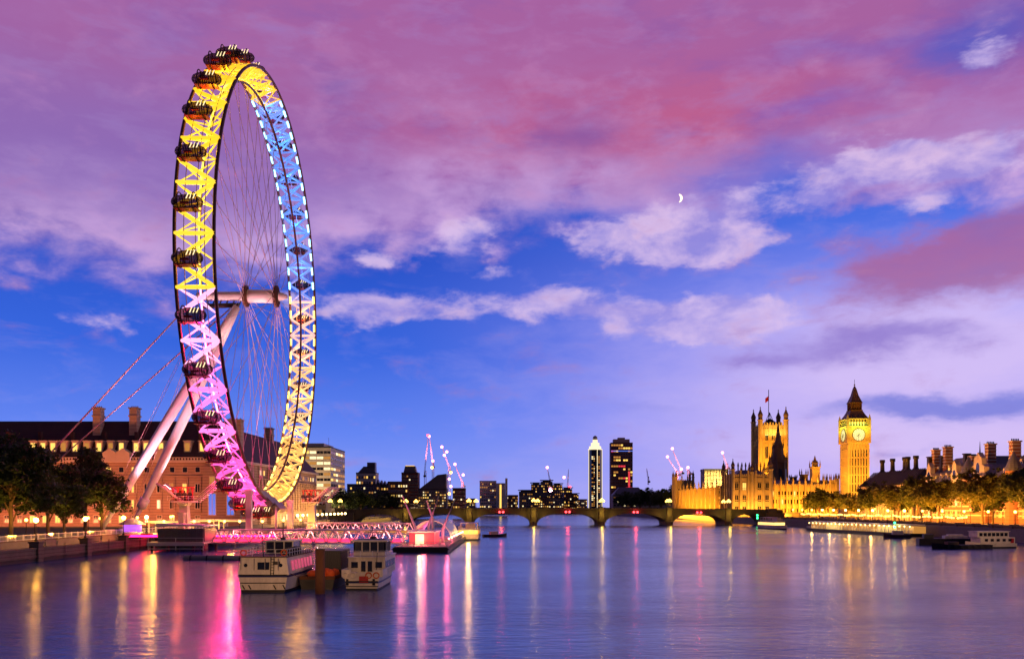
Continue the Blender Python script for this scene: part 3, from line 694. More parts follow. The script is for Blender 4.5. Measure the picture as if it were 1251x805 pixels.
for x, y, h in ((-69.5, 238, 15.5), (-65.5, 266, 13.0), (-88, 240, 9.5)):
    mb = MB(); mb.sq(x, y, [(1.1, 3.75), (.75, 5), (.7, h - 1.2), (1.0, h)]); mb.build('column', 'panel', r)
for nm, x, y, s_, lab in (('restraint_tower', -88, 242, -1, 'drive tower with angled arms left of the magenta foot of the wheel'), ('restraint_tower', -63.5, 286, 1, 'drive tower with red lit machinery and stair right of the amber foot of the wheel')):
    r = T(nm, lab, 'drive tower', (x, y, 3.6), 'drive towers at the foot of the wheel')
    mb = MB(); mb.sq(x, y, [(1.6, 3.6), (1.3, 5), (1.0, 11.4), (1.6, 12.2)]); mb.build('column', 'panel', r)
    mb = MB(); mb.box(x - 2.8, x + 2.8, y - 2.6, y + 2.6, 12.2, 12.6); mb.build('deck', 'panel', r)
    mb = MB(); mb.box(x - 1.9, x + .4, y - 1.8, y + 1.8, 12.7, 14.4); mb.box(x + .6, x + 2.0, y - 1.5, y + 1.5, 12.7, 13.6); mb.box(x - 1.2, x - .2, y - 1.2, y + 1.2, 14.4, 15.4); mb.build('machine_box', 'rust', r)
    mb = MB()
    for k in range(5): mb.tube([(x - 2.6 + k * 1.3, y - 2.2, 12.7), (x - 2.0 + k * 1.3, y - 2.2, 16.2)], .13, 5); mb.tube([(x - 2.0 + k * 1.3, y - 2.2, 12.7), (x - 2.6 + k * 1.3, y - 2.2, 16.2)], .13, 5)
    mb.tube([(x - 2.8, y - 2.2, 16.2), (x + 3.4, y - 2.2, 16.2)], .16, 5); mb.build('machine_frame', 'redpaint', r)
    for k in range(4): mb = MB(); mb.tube([(x + 2.2 - k * 1.5, y - 2.4, 14.2), (x + 2.2 - k * 1.5, y - 1.9, 14.2)], .65, 12); mb.build('roller', 'iron', r)
    mb = MB()
    for q in (1, 2): mb.tube([(x - 3.5, y - 2.9, 12.7 + q * .55), (x + 3.5, y - 2.9, 12.7 + q * .55)], .05, 4); mb.tube([(x + 3.5, y - 2.9, 12.7 + q * .55), (x + 3.5, y + 2.9, 12.7 + q * .55)], .05, 4)
    for q in range(6): mb.tube([(x - 3.5 + q * 1.4, y - 2.9, 12.7), (x - 3.5 + q * 1.4, y - 2.9, 13.9)], .05, 4)
    mb.build('railing', 'white', r)
    for k in range(2):
        mb = MB(); mb.tube([(x + s_ * -1, y - 1.5 + 3 * k, 11.6), (x - s_ * -4.2, y - 2.5 + 5 * k, 15.8), (x - s_ * -6.4, y - 3 + 6 * k, 17.2)], [.5, .42, .3], 8); mb.build('arm', 'panel', r)
    mb = MB()
    for k in range(9): mb.box(x + 3.6 + k * .55, x + 4.2 + k * .55, y - 1, y + 1, 12.3 + k * .45, 12.45 + k * .45)
    for q in (-1, 1): mb.tube([(x + 3.6, y + q, 12.7), (x + 8.6, y + q, 16.9)], .09, 5); mb.tube([(x + 3.6, y + q, 13.8), (x + 8.6, y + q, 18)], .06, 5)
    mb.build('stair', 'white', r)
    light('POINT', (x, y - 5, 16), (1, .16, .06), 1100, .5)
r = T('guide_panels', 'tilted dark guide panels between the two feet of the wheel', 'panel', (-66, 252, 3.7))
for k in range(3):
    mb = MB(); x = -71.0 + k * 1.6; mb.extr([(x, 248 + k * 2, 14.5 - k * 1.6), (x + 1.7, 248 + k * 2, 12.6 - k * 1.6), (x + 3.0, 248 + k * 2, 13.6 - k * 1.6), (x + 1.3, 248 + k * 2, 15.5 - k * 1.6)], (0, 8, 0)); mb.build('panel', 'darkwall', r)
mb = MB(); mb.tube([(-66, 252, 3.7), (-66, 252, 11)], .35, 8); mb.build('post', 'panel', r)
for i, (x, y, z) in enumerate(((-101, 240, 3.75), (-97, 239, 3.75), (-92, 238, 3.75), (-84, 238, 3.75), (-80, 238, 3.75), (-76, 238, 3.75), (-72, 238, 3.75), (-66, 238, 3.75), (-64, 252, 3.75), (-62, 264, 3.75))):
    globe_lamp((x, y, z), '%s warm deck lamp on the boarding platform, counting from the left' % ORD[i], 3.2, 'deck lamps on the boarding platform', rad=.36)
for x, y in ((-98, 246), (-86, 250), (-75, 240), (-64, 258), (-64, 280), (-92, 272)): light('POINT', (x, y, 6.2), (1, .46, .06), 2200, .5)
r = T('fun_kiosk', 'round kiosk glowing purple under a striped canopy beside the leg foot', 'kiosk', (-101.5, 246, 3.6))
mb = MB(); mb.lathe(-101.2, 240, [(2.6, 3.6), (2.6, 4.4)], 16); mb.build('counter', 'white', r)
mb = MB(); mb.lathe(-101.2, 240, [(2.3, 4.4), (2.3, 6.3)], 16); mb.build('interior', 'winpurple', r)
mb = MB(); mb.lathe(-101.2, 240, [(3.3, 6.3), (3.2, 6.6), (1.4, 7.6), (.1, 8.1)], 16); mb.build('canopy', 'white', r)
# ---------------------------------------------------------------- landing stage with dark panel
r = T('landing_stage', 'landing stage with dark panelled wall and thin white roof, left of the gangway', 'pier', (-84, 226, 0))
mb = MB(); mb.box(-90, -76, 222.0, 234.0, 1.9, 2.3); mb.box(-90, -75.8, 221.8, 222.0, 1.4, 2.0); mb.build('deck', 'panel', r)
mb = MB(); mb.box(-88.2, -76.9, 224.0, 224.4, 2.35, 5.6); mb.box(-88.2, -87.9, 224.4, 233.0, 2.35, 5.6); mb.box(-76.9, -76.6, 224.4, 233.0, 2.35, 5.6)
for k in range(8): mb.box(-88 + k * 1.58, -87.9 + k * 1.58, 223.9, 224.0, 2.4, 5.5)
mb.build('wall_panel', 'darkwall', r)
mb = MB(); mb.extr([(-88.8, 222.5, 6.2), (-76.2, 222.5, 6.2), (-76.2, 222.5, 6.45), (-87.6, 222.5, 6.9)], (0, 11, 0)); mb.build('roof', 'white', r)
for x in (-89, -82.5, -76.6):
    for y in (222.6, 233.0): mb = MB(); mb.tube([(x, y, -3.5), (x, y, 2.0)], .3, 8); mb.build('pile', 'iron', r)
mb = MB()
for x in (-89.8, -83, -76.2): mb.box(x, x + .12, 222.0, 222.12, 2.3, 3.4); mb.box(x, x + .12, 222.0, 222.12, .3, 2)
mb.box(-89.8, -76.1, 222.02, 222.1, 3.3, 3.4); mb.box(-89.8, -76.1, 222.02, 222.1, .6, .75); mb.build('rail', 'white', r)
# ---------------------------------------------------------------- gangways
def truss(name, label, A, B, z0, h, wd, n, strip):
    A, B = Vector((*A, 0)), Vector((*B, 0)); t = (B - A).normalized(); nn = Vector((t.y, -t.x, 0)); L = (B - A).length
    r = T(name, label, 'gangway', (A.x, A.y, 0), 'truss gangways to the floating pier')
    for s_ in (-1, 1):
        mb = MB(); o_ = nn * (s_ * wd / 2); P = lambda d, z: A + t * d + o_ + Vector((0, 0, z))
        mb.tube([P(0, z0), P(L, z0)], .17, 6); mb.tube([P(1.5, z0 + h), P(L - 1.5, z0 + h)], .22, 6)
        for k in range(n):
            d0, d1 = L * k / n, L * (k + 1) / n; dm = (d0 + d1) / 2
            mb.tube([P(d0, z0), P(dm, z0 + h)], .15, 6); mb.tube([P(dm, z0 + h), P(d1, z0)], .15, 6)
            mb.tube([P(d0, z0 + 1.1), P(d1, z0 + 1.1)], .05, 4)
        mb.build('truss_side', 'white', r)
    mb = MB(); mb.obox((A + B) / 2 + Vector((0, 0, z0 + .02)), t, nn, L / 2, wd / 2 - .1, .1); mb.build('walkway', 'wood', r)
    for s_ in (-1, 1):
        mb = MB(); mb.obox((A + B) / 2 + nn * (s_ * (wd / 2 - .3)) + Vector((0, 0, z0 + .75)), t, nn, L / 2 - .5, .05, .34); mb.build('glow_strip', strip, r)
    mb = MB()
    for k in range(n + 1): mb.obox(A + t * (L * k / n) + Vector((0, 0, z0 + h)), nn, t, wd / 2, .07, .07)
    mb.build('cross_bars', 'white', r)
    for k in range(5): light('POINT', tuple(A + t * (L * (k + .5) / 5) + Vector((0, 0, z0 + 2.4)) + nn * 0.2), (1, .22, .22), 1500, .2)
    return r
truss('gangway', 'long red lit truss gangway crossing in front of the wheel to the floating pier', (-75.5, 228), (-27, 226), 1.9, 3.3, 3.2, 15, 'pinkstrip')
truss('gangway', 'second truss gangway with warm lights behind the red one, higher up', (-61, 268), (-28, 254), 3.3, 3.0, 3.0, 10, 'win3')
# ---------------------------------------------------------------- floating pier
r = T('floating_pier', 'floating pier pontoon with red and pink lights and leaning white masts', 'pier', (-22, 250, 0))
mb = MB(); mb.box(-28.6, -15.4, 216, 296, -.6, 1.25); mb.box(-28.9, -15.1, 215.7, 296.3, .75, 1.0); mb.build('pontoon', 'boatblack', r)
mb = MB(); mb.box(-28.4, -15.6, 216.3, 295.8, 1.25, 1.4); mb.build('deck', 'concrete', r)
mb = MB()
for z in (2.0, 2.5): mb.box(-28.2, -15.8, 216.5, 216.56, z, z + .06); mb.box(-15.9, -15.82, 216.5, 295, z, z + .06)
for k in range(9): mb.box(-28.2 + k * 1.53, -28.1 + k * 1.53, 216.5, 216.56, 1.4, 2.55)
for k in range(40): mb.box(-15.9, -15.82, 217 + k * 2, 217.1 + k * 2, 1.4, 2.55)
mb.build('railing', 'white', r)
mb = MB(); mb.box(-26.5, -20, 232, 248, 1.4, 4.4); mb.build('shelter', 'winred', r)
mb = MB(); mb.box(-24.9, -22.7, 231.9, 232.0, 1.5, 4.0); mb.build('lit_doorway', 'win2', r)
mb = MB(); mb.box(-27, -19.6, 231.3, 249, 4.4, 4.7); mb.build('roof', 'white', r)
mb = MB()
N = 12
for k in range(N):
    a0, a1 = math.pi * k / N, math.pi * (k + 1) / N
    p = lambda a, y, o=0: (-23.0 - (5.6 + o) * math.cos(a), y, 1.4 + (5.6 + o) * math.sin(a))
    mb.add([p(a0, 256), p(a1, 256), p(a1, 290), p(a0, 290), p(a0, 256, .25), p(a1, 256, .25), p(a1, 290, .25), p(a0, 290, .25)], [(0, 1, 2, 3), (7, 6, 5, 4), (0, 4, 5, 1), (3, 2, 6, 7)])
mb.build('arched_canopy', 'white', r)
for (x0, z0, x1, z1, y) in ((509, 648, 492, 606, 236), (529, 634, 521, 611, 246), (524, 641, 536, 606, 242), (541, 646, 556, 609, 240)):
    mb = MB(); mb.tube([(X(x0, y), y, 1.4), (X(x0, y), y, max(1.5, Z(z0, y))), (X(x1, y), y, Z(z1, y))], [.42, .40, .16], 8); mb.build('mast', 'white', r)
for k in range(14):
    mb = MB(); mb.ball((-15.9 if k % 2 else -27.2, 222 + k * 5.2, 3.0), .26, 6, 4); mb.build('pier_lamp', ('redlamp', 'pinklamp', 'redlamp', 'lampwhite')[k % 4], r)
for x, y, c in ((-22, 224, (1, .1, .12)), (-17, 236, (1, .12, .2)), (-22, 252, (1, .4, .2)), (-24, 262, (1, .35, .15)), (-18, 276, (1, .1, .2)), (-24, 284, (1, .15, .5))): light('POINT', (x, y, 3.6), c, 1300, .4)
light('POINT', (-23.5, 229, 2.8), (1, .7, .35), 700, .4)
# ---------------------------------------------------------------- boats
def hull(mb, L, B, z, bow=.35, stern=.92, sheer=.5, n=14, c0=0, bands=None):
    """along +y, stern at y=0; bands = [(height fraction, material index)]"""
    bands = bands or [(0, 0), (1, 0)]
    def sec(s):
        k = 1 - max(0, (s - (1 - bow)) / bow) ** 2.2; k *= stern + (1 - stern) * min(1, s / .15)
        return max(.02, B / 2 * k), z * (1 + sheer * max(0, (s - .55) / .45) ** 2)
    rows = []
    for i in range(n + 1):
        s = i / n; w, h = sec(s); row = []
        fl = [(.72, -.6), (.86, 0.0)] + [(.88 + .12 * f, h * f) for f, _ in bands[1:]]
        for f, zz in fl: row.append((w * f, s * L, zz))
        rows.append(row)
    m = len(rows[0])
    for sd in (-1, 1):
        for j in range(m - 1):
            mb.c = c0 + bands[max(0, j - 1)][1] if j else c0 + bands[0][1]
            for i in range(n):
                q = [rows[i][j], rows[i + 1][j], rows[i + 1][j + 1], rows[i][j + 1]]
                mb.add([(x * sd, y, zz) for x, y, zz in q], [(0, 1, 2, 3) if sd > 0 else (3, 2, 1, 0)], True)
    for j in range(m - 1):
        mb.c = c0 + bands[max(0, j - 1)][1] if j else c0 + bands[0][1]
        a, b_ = rows[0][j], rows[0][j + 1]; mb.add([(-a[0], 0, a[2]), (a[0], 0, a[2]), (b_[0], 0, b_[2]), (-b_[0], 0, b_[2])], [(0, 1, 2, 3)])
    mb.c = c0
    for i in range(n):
        a, b_ = rows[i][-1], rows[i + 1][-1]; mb.add([(-a[0], a[1], a[2] - .04), (a[0], a[1], a[2] - .04), (b_[0], b_[1], b_[2] - .04), (-b_[0], b_[1], b_[2] - .04)], [(0, 1, 2, 3)])
def railrun(mb, pts, h=1.0, r_=.035, step=1.3):
    pts = [Vector(p) for p in pts]
    for a, b_ in zip(pts, pts[1:]):
        n = max(1, int((b_ - a).length / step))
        for k in range(n + 1): p = a.lerp(b_, k / n); mb.tube([p, p + Vector((0, 0, h))], r_, 4, False)
        for f in (.5, 1): mb.tube([a + Vector((0, 0, h * f)), b_ + Vector((0, 0, h * f))], r_, 4, False)
# river boat nearest the wheel, stern towards us
r = T('river_boat', 'cream river boat with a blue band and pink windows, left of the rusty post', 'boat', (X(325, 117), 115.5, 0), rz=math.radians(0))
mb = MB(); hull(mb, 23, 6.9, 2.3, bow=.5, bands=[(0, 0), (.16, 1), (.86, 2), (1.0, 2)]); mb.build('hull', ['boatblack', 'boatwhite', 'boatblue'], r, local=True)
mb = MB(); mb.prism([(-3.3, .15), (3.3, .15), (3.35, 15), (1.8, 20), (-1.8, 20), (-3.35, 15)], 2.28, 4.5, [(-2.9, .55), (2.9, .55), (3.0, 15), (1.6, 19.4), (-1.6, 19.4), (-3.0, 15)]); cab = mb.build('cabin', 'boatwhite', r, local=True)
mb = MB(); mb.prism([(-3.15, .3), (3.15, .3), (3.2, 15), (1.8, 20), (-1.8, 20), (-3.2, 15)], 4.5, 4.62); mb.build('roof', 'wood', r, local=True)
for k in range(7):
    mb = MB(); y = 2.2 + k * 1.75; mb.extr([(3.25, y, 2.75), (3.25, y + 1.1, 2.75), (3.1, y + 1.1, 4.0), (3.1, y, 4.0)], (.06, 0, .0)); mb.build('window', 'boatpane', cab, local=True)
mb = MB(); mb.box(-.75, .75, .2, .5, 2.95, 3.9); mb.build('stern_window', 'glass', cab, local=True)
for x in (-2.3, 2.2):
    mb = MB(); mb.tube([(x, .28, 3.5), (x, .4, 3.5)], .24, 12); mb.build('porthole', 'glass', cab, local=True)
mb = MB(); mb.box(2.5 - 6.4, 2.5 - 4.9, 4.0, 4.1, 2, 2.1)
for x in (.95, 1.35): mb.tube([(x, .1, 2.3), (x, .3, 4.6)], .05, 5)
for k in range(6): mb.tube([(.95, .12 + k * .03, 2.5 + k * .36), (1.35, .12 + k * .03, 2.5 + k * .36)], .04, 4)
mb.build('ladder', 'iron', r, local=True)
mb = MB(); mb.box(-2.3, 1.9, 8.6, 14, 6.2, 6.4)
for x in (-2.1, -.9, .4, 1.6): mb.box(x, x + .14, 8.8, 9.0, 4.62, 6.2); mb.box(x, x + .14, 13.4, 13.6, 4.62, 6.2)
mb.build('wheelhouse_frame', 'boatwhite', r, local=True)
mb = MB(); mb.box(-2.0, 1.65, 9.12, 13.3, 4.7, 6.18); mb.build('wheelhouse_glass', 'glass', r, local=True)
mb = MB(); railrun(mb, [(-3.0, .5, 4.62), (3.0, .5, 4.62), (3.1, 15, 4.62)], .9); railrun(mb, [(-3.0, .5, 4.62), (-3.1, 8, 4.62)], .9); mb.build('railing', 'white', r, local=True)
for k in range(4):
    mb = MB(); y = 3.2 + k * 1.6
    mb.box(1.9, 2.9, y, y + .5, 4.62, 5.1); mb.box(1.9, 2.9, y + .45, y + .55, 5.1, 5.6); mb.build('bench', 'container', r, local=True)
for x in (-2.4, -1.6, 1.6, 2.8):
    mb = MB(); mb.extr([(x, -.12, .45), (x + .16, -.12, .45), (x - .12, -.14, 1.0), (x - .28, -.14, 1.0)], (0, .1, 0)); mb.build('fender', 'boatblack', r, local=True)
for x in (-2.6, 2.6):
    mb = MB(); vs = [Vector((x + .36 * math.cos(q * math.pi / 6), .42, 5.1 + .36 * math.sin(q * math.pi / 6))) for q in range(12)]
    for k in range(12): mb.tube([vs[k], vs[(k + 1) % 12]], .09, 5, False)
    mb.build('lifebuoy', 'tarp', r, local=True)
mb = MB(); mb.tube([(0, .25, 4.6), (0, -.25, 7.2)], .05, 5); mb.build('flag_staff', 'iron', r, local=True)
mb = MB(); mb.tube([(-.2, 11, 6.4), (-.2, 11, 9.2)], [.09, .04], 5); mb.tube([(-1.1, 11, 8.0), (.7, 11, 8.0)], .04, 4); mb.box(-.5, .1, 10.7, 11.3, 6.4, 6.75); mb.build('mast', 'iron', r, local=True)
mb = MB(); mb.tube([(-3.1, -.02, 2.25), (3.1, -.02, 2.25)], .09, 6); mb.tube([(-2.9, -.02, 1.25), (2.9, -.02, 1.25)], .06, 6); mb.build('rubbing_strake', 'boatblack', r, local=True)
mb = MB(); mb.tube([(3.2, 1.0, 2.4), (4.6, .4, 2.0), (6.2, -.6, 2.6)], .05, 5); mb.build('mooring_rope', 'wood', r, local=True)
mb = MB()
for q in (-2.9, -1.2, .2, 1.9): mb.box(q, q + .07, .05, .2, 2.9, 4.4)
mb.build('plate_seam', 'concrete', r, local=True)
mb = MB(); mb.box(1.25, 2.1, .18, .35, 3.6, 4.0); mb.build('vent_grille', 'iron', r, local=True)
# second boat
r = T('river_boat', 'white river boat with tall wheelhouse and red stern panel, right of the dark barge', 'boat', (X(443.5, 120), 119, 0), rz=math.radians(0))
mb = MB(); hull(mb, 17, 5.0, 1.75, bands=[(0, 0), (.14, 1), (.52, 2), (.68, 1), (1.0, 1)]); mb.build('hull', ['boatblack', 'boatwhite', 'boatblue'], r, local=True)
mb = MB(); mb.box(-2.65, -1.5, .05, .3, 1.72, 2.7); mb.box(1.5, 2.65, .05, .3, 1.72, 2.7); mb.box(-2.75, -2.6, .3, 4.5, 1.72, 2.7); mb.box(2.6, 2.75, .3, 4.5, 1.72, 2.7); mb.box(-1.5, 1.5, .12, .26, 1.72, 2.3); mb.build('bulwark', 'boatwhite', r, local=True)
mb = MB(); mb.box(-2.5, 2.5, 4.0, 15, 1.72, 4.05); mb.box(-2.6, 2.6, 3.7, 15.2, 4.05, 4.2); cab = mb.build('cabin', 'boatwhite', r, local=True)
for x in (-.75, .15):
    mb = MB(); mb.box(x, x + .6, 3.93, 4.0, 2.2, 3.6); mb.build('door', 'glass', cab, local=True)
mb = MB(); mb.box(-2.1, -1.2, 3.93, 4.0, 2.7, 3.5); mb.box(1.2, 2.1, 3.93, 4.0, 2.7, 3.5); mb.build('stern_window', 'glass', cab, local=True)
for k in range(6):
    mb = MB(); mb.box(2.5, 2.57, 4.8 + k * 1.6, 5.8 + k * 1.6, 2.7, 3.6); mb.build('window', 'glass', cab, local=True)
mb = MB(); mb.box(-2.2, 2.2, 6.4, 12, 4.2, 4.75); mb.box(-2.5, 2.5, 6.0, 12.4, 6.15, 6.4)
for x in (-2.2, -1.1, 0, 1.1, 2.06): mb.box(x, x + .14, 6.4, 6.55, 4.75, 6.15)
for k in range(5): mb.box(2.06, 2.2, 6.4 + k * 1.35, 6.55 + k * 1.35, 4.75, 6.15); mb.box(-2.2, -2.06, 6.4 + k * 1.35, 6.55 + k * 1.35, 4.75, 6.15)
mb.build('wheelhouse_frame', 'boatwhite', r, local=True)
mb = MB(); mb.box(-2.1, 2.1, 6.5, 11.8, 4.72, 6.14); mb.build('wheelhouse_glass', 'glass', r, local=True)
mb = MB(); railrun(mb, [(-2.5, 3.8, 4.2), (2.5, 3.8, 4.2), (2.5, 6.2, 4.2)], .8); railrun(mb, [(2.65, 4.5, 1.75), (2.7, 13, 1.75)], .9); mb.build('railing', 'white', r, local=True)
mb = MB(); mb.box(-.35, .85, -.05, .02, 1.0, 1.85); mb.build('stern_panel', 'redpaint', r, local=True)
mb = MB(); mb.tube([(0, 9, 6.4), (0, 9, 8.2)], .05, 5); mb.tube([(-.7, 9, 7.4), (.7, 9, 7.4)], .04, 4); mb.build('mast', 'iron', r, local=True)
for x in (-2.2, -1.2, .9, 1.9):
    mb = MB(); vs = [Vector((x + .38 * math.cos(q * math.pi / 6), -.02, 1.95 + .38 * math.sin(q * math.pi / 6))) for q in range(12)]
    for k in range(12): mb.tube([vs[k], vs[(k + 1) % 12]], .08, 5, False)
    mb.build('lifebuoy', 'tarp' if x > 0 else 'boatwhite', r, local=True)
light('SPOT', (X(446, 108), 96, 8), (1, .52, .22), 5200, 1.5, target=(X(446, 121), 121, 3), spot=50); light('SPOT', (X(325, 108), 94, 8), (1, .52, .22), 7200, 1.5, target=(X(330, 118), 118, 3), spot=50)  # added spots that brighten the two boats; no lamp hangs here
mb = MB(); mb.tube([(1.9, .1, 2.7), (2.1, -.4, 5.0)], .05, 5); mb.build('flag_staff', 'iron', r, local=True)
mb = MB(); mb.tube([(-2.1, -.02, 1.15), (2.1, -.02, 1.15)], .08, 6); mb.tube([(-2.2, -.04, .5), (2.2, -.04, .5)], .06, 6); mb.build('rubbing_strake', 'boatblack', r, local=True)
for x in (-1.7, 1.2):
    mb = MB(); mb.box(x, x + .9, .35, 1.1, 1.72, 2.35); mb.build('locker', 'boatwhite', r, local=True)
for x in (-1.9, 1.6):
    mb = MB(); mb.tube([(x, -.15, 1.5), (x, -.2, .7)], [.16, .2], 8); mb.build('fender', 'boatblack', r, local=True)
mb = MB(); mb.box(-1.9, 1.9, 7.5, 11, 6.4, 6.48); mb.box(-.4, .4, 9.5, 10.3, 6.48, 6.8); mb.build('roof_gear', 'container', r, local=True)
mb = MB(); mb.box(-1.9, 1.9, 6.7, 11.6, 4.9, 4.98); mb.build('cabin_lamp', 'win3', r, local=True)
# barge between them
r = T('work_barge', 'low dark barge lying between the two white boats', 'barge', (X(391, 122), 120, 0))
mb = MB(); hull(mb, 20, 5.0, 1.5, bow=.2, stern=.95, sheer=.2, bands=[(0, 0), (.88, 1), (1.0, 1)]); mb.build('hull', ['boatblack', 'rust'], r, local=True)
mb = MB(); mb.box(-2.4, -2.2, .2, 15, 1.45, 1.75); mb.box(2.2, 2.4, .2, 15, 1.45, 1.75); mb.box(-2.4, 2.4, .1, .3, 1.45, 1.75); mb.build('coaming', 'rust', r, local=True)
bx, by = X(391, 122), 120
r = T('shipping_container', 'dark blue steel container standing on the barge behind the rusty post', 'container', (bx + .3, by + 6, 1.48))
mb = MB(); mb.box(-1.7, 1.7, 0, 7, 0.02, 3.3)
for k in range(11): mb.box(-1.65 + k * .31, -1.52 + k * .31, -.06, 0, .15, 3.2)
for k in range(20): mb.box(1.7, 1.76, .1 + k * .35, .25 + k * .35, .15, 3.2)
mb.build('body', 'container', r, local=True)
mb = MB(); mb.box(-1.8, 1.8, -.1, 7.1, 3.3, 3.42); mb.build('lid', 'container', r, local=True)
mb = MB(); rr = random.Random(5)
for k in range(9): mb.ball((rr.uniform(-1.5, 1.6), rr.uniform(0, 2.2), .45), (rr.uniform(.5, .9), rr.uniform(.5, .8), rr.uniform(.45, .8)), 8, 6)
o = mb.build('tarpaulin', 'tarp'); o.location = (bx + .1, by + 2.2, 1.48); tag(o, 'crumpled orange tarpaulin heaped on the dark barge', 'tarpaulin')
for i, (p, D, w, h, lab) in enumerate(((391, 114, .62, 5.6, 'thick rusty mooring post standing in the water between the two white boats'), (414, 150, .3, 3.2, 'thin dark mooring post behind the barge'))):
    mb = MB(); x = X(p, D); mb.tube([(x, D, -3.9), (x, D, h * .3), (x, D, h)], [w, w, w * .97], 14); mb.c = 1; mb.tube([(x, D, h), (x, D, h + .12)], w * 1.05, 14); o = mb.build('mooring_post', ['rust', 'iron']); center(o); tag(o, lab, 'post')
r = T('floating_boom', 'long grey floating tube boom lying on the water left of the near boat', 'boom', (-62, 187, 0))
mb = MB(); mb.tube([(-68.5, 188, .15), (-68.3, 188, .35), (-55.2, 186, .35), (-55, 186, .15)], [.35, .62, .62, .35], 14); mb.build('float_tube', 'concrete', r)
for k in range(4): mb = MB(); x = -67 + k * 3.6; mb.tube([(x, 187.8 - k * .55, .35), (x + .3, 187.75 - k * .55, .35)], .68, 14); mb.build('strap', 'iron', r)
# lit boat at the far end of the floating pier
def cruise(loc, rz, L, B, label, lit='boatlight', top=True, hullm='boatwhite', group=None):
    r = T('cruise_boat', label, 'boat', loc, group, rz)
    mb = MB(); hull(mb, L, B, 1.5, bands=[(0, 0), (.3, 1), (.8, 1), (1.0, 1)]); mb.build('hull', ['boatblack', hullm], r, local=True)
    w = B / 2 - .35; y1 = L * .72
    mb = MB(); mb.box(-w, w, .9, y1, 1.45, 2.0); mb.box(-w, w, .9, y1, 3.3, 3.6)
    n = int(L / 1.8)
    for k in range(n + 1):
        y = .9 + (y1 - .95) * k / n
        for x in (-w, w - .12): mb.box(x, x + .12, y, y + .12, 2.0, 3.3)
    for k in range(5): mb.box(-w + (2 * w - .12) * k / 4, -w + (2 * w - .12) * k / 4 + .12, .9, 1.02, 2.0, 3.3)
    mb.build('cabin', 'boatwhite', r, local=True)
    mb = MB(); mb.box(-w + .1, w - .1, 1.0, y1 - .1, 2.0, 3.3); mb.build('saloon_windows', lit, r, local=True)
    if top:
        mb = MB(); mb.box(-w * .9, w * .9, 3, y1 * .8, 5.5, 5.7)
        for k in range(5):
            for x in (-w * .85, w * .85): mb.box(x - .05, x + .05, 3.1 + (y1 * .8 - 3.3) * k / 4, 3.2 + (y1 * .8 - 3.3) * k / 4, 3.6, 5.5)
        mb.build('awning', 'boatwhite', r, local=True)
    mb = MB(); railrun(mb, [(-w, 1, 3.6), (w, 1, 3.6), (w, y1, 3.6)], .9); railrun(mb, [(-w, 1, 3.6), (-w, y1, 3.6)], .9); mb.build('railing', 'white', r, local=True)
    mb = MB(); mb.box(-w * .5, w * .5, y1 - 3, y1 + .5, 3.6, 5.2); mb.build('wheelhouse', 'boatwhite', r, local=True)
    return r
cruise((X(572, 296), 296, 0), 0, 24, 7.4, 'white passenger boat with orange lit windows beyond the floating pier')
light('POINT', (X(572, 290), 290, 4), (1, .5, .12), 2500, .4)
r = T('motor_launch', 'tiny dark launch on the open water right of the orange lit boat', 'boat', (X(590, 330), 330, 0), rz=-1.3)
mb = MB(); hull(mb, 9, 2.6, .9); mb.build('hull', 'boatblack', r, local=True)
mb = MB(); mb.box(-.9, .9, 2.5, 5.5, .85, 2.0); mb.build('cabin', 'boatwhite', r, local=True)
# ---------------------------------------------------------------- the arched road bridge
BD0, BD1 = 540.0, 566.0
r = T('arch_bridge', 'long dark green bridge of seven low arches with stone piers across the river', 'bridge', (30, 540, 0))
PXS = [428, 496, 573, 652, 735, 818, 890, 940]
AX = [X(p, 540) for p in PXS]
def deck_z(x): return 8.1 + .9 * (1 - ((x - 30) / 130) ** 2)
mb = MB(); vs = []
for i in range(41):
    x = -104 + (AX[-1] + 112 - 0) * i / 40; vs.append((x, deck_z(max(-100, min(160, x)))))
poly = [(x, BD0 + .6, z - .9) for x, z in vs] + [(x, BD0 + .6, z) for x, z in vs][::-1]
mb.extr(poly, (0, BD1 - BD0 - 1.2, 0)); mb.build('deck', 'asphalt', r)
for y0, y1 in ((BD0, BD0 + .5), (BD1 - .5, BD1)):
    mb = MB(); mb.extr([(x, y0, z - .4) for x, z in vs] + [(x, y0, z + 1.15) for x, z in vs][::-1], (0, y1 - y0, 0))
    mb.extr([(x, y0 - .2, z - .55) for x, z in vs] + [(x, y0 - .2, z - .2) for x, z in vs][::-1], (0, .19, 0)); mb.extr([(x, y0 - .12, z + 1.15) for x, z in vs] + [(x, y0 - .12, z + 1.32) for x, z in vs][::-1], (0, .7, 0))
    for k in range(170): x = -100 + k * 1.55; z = deck_z(x); mb.box(x, x + .35, y0 - .06, y0, z + .1, z + .85)
    mb.build('parapet', 'bridge', r)
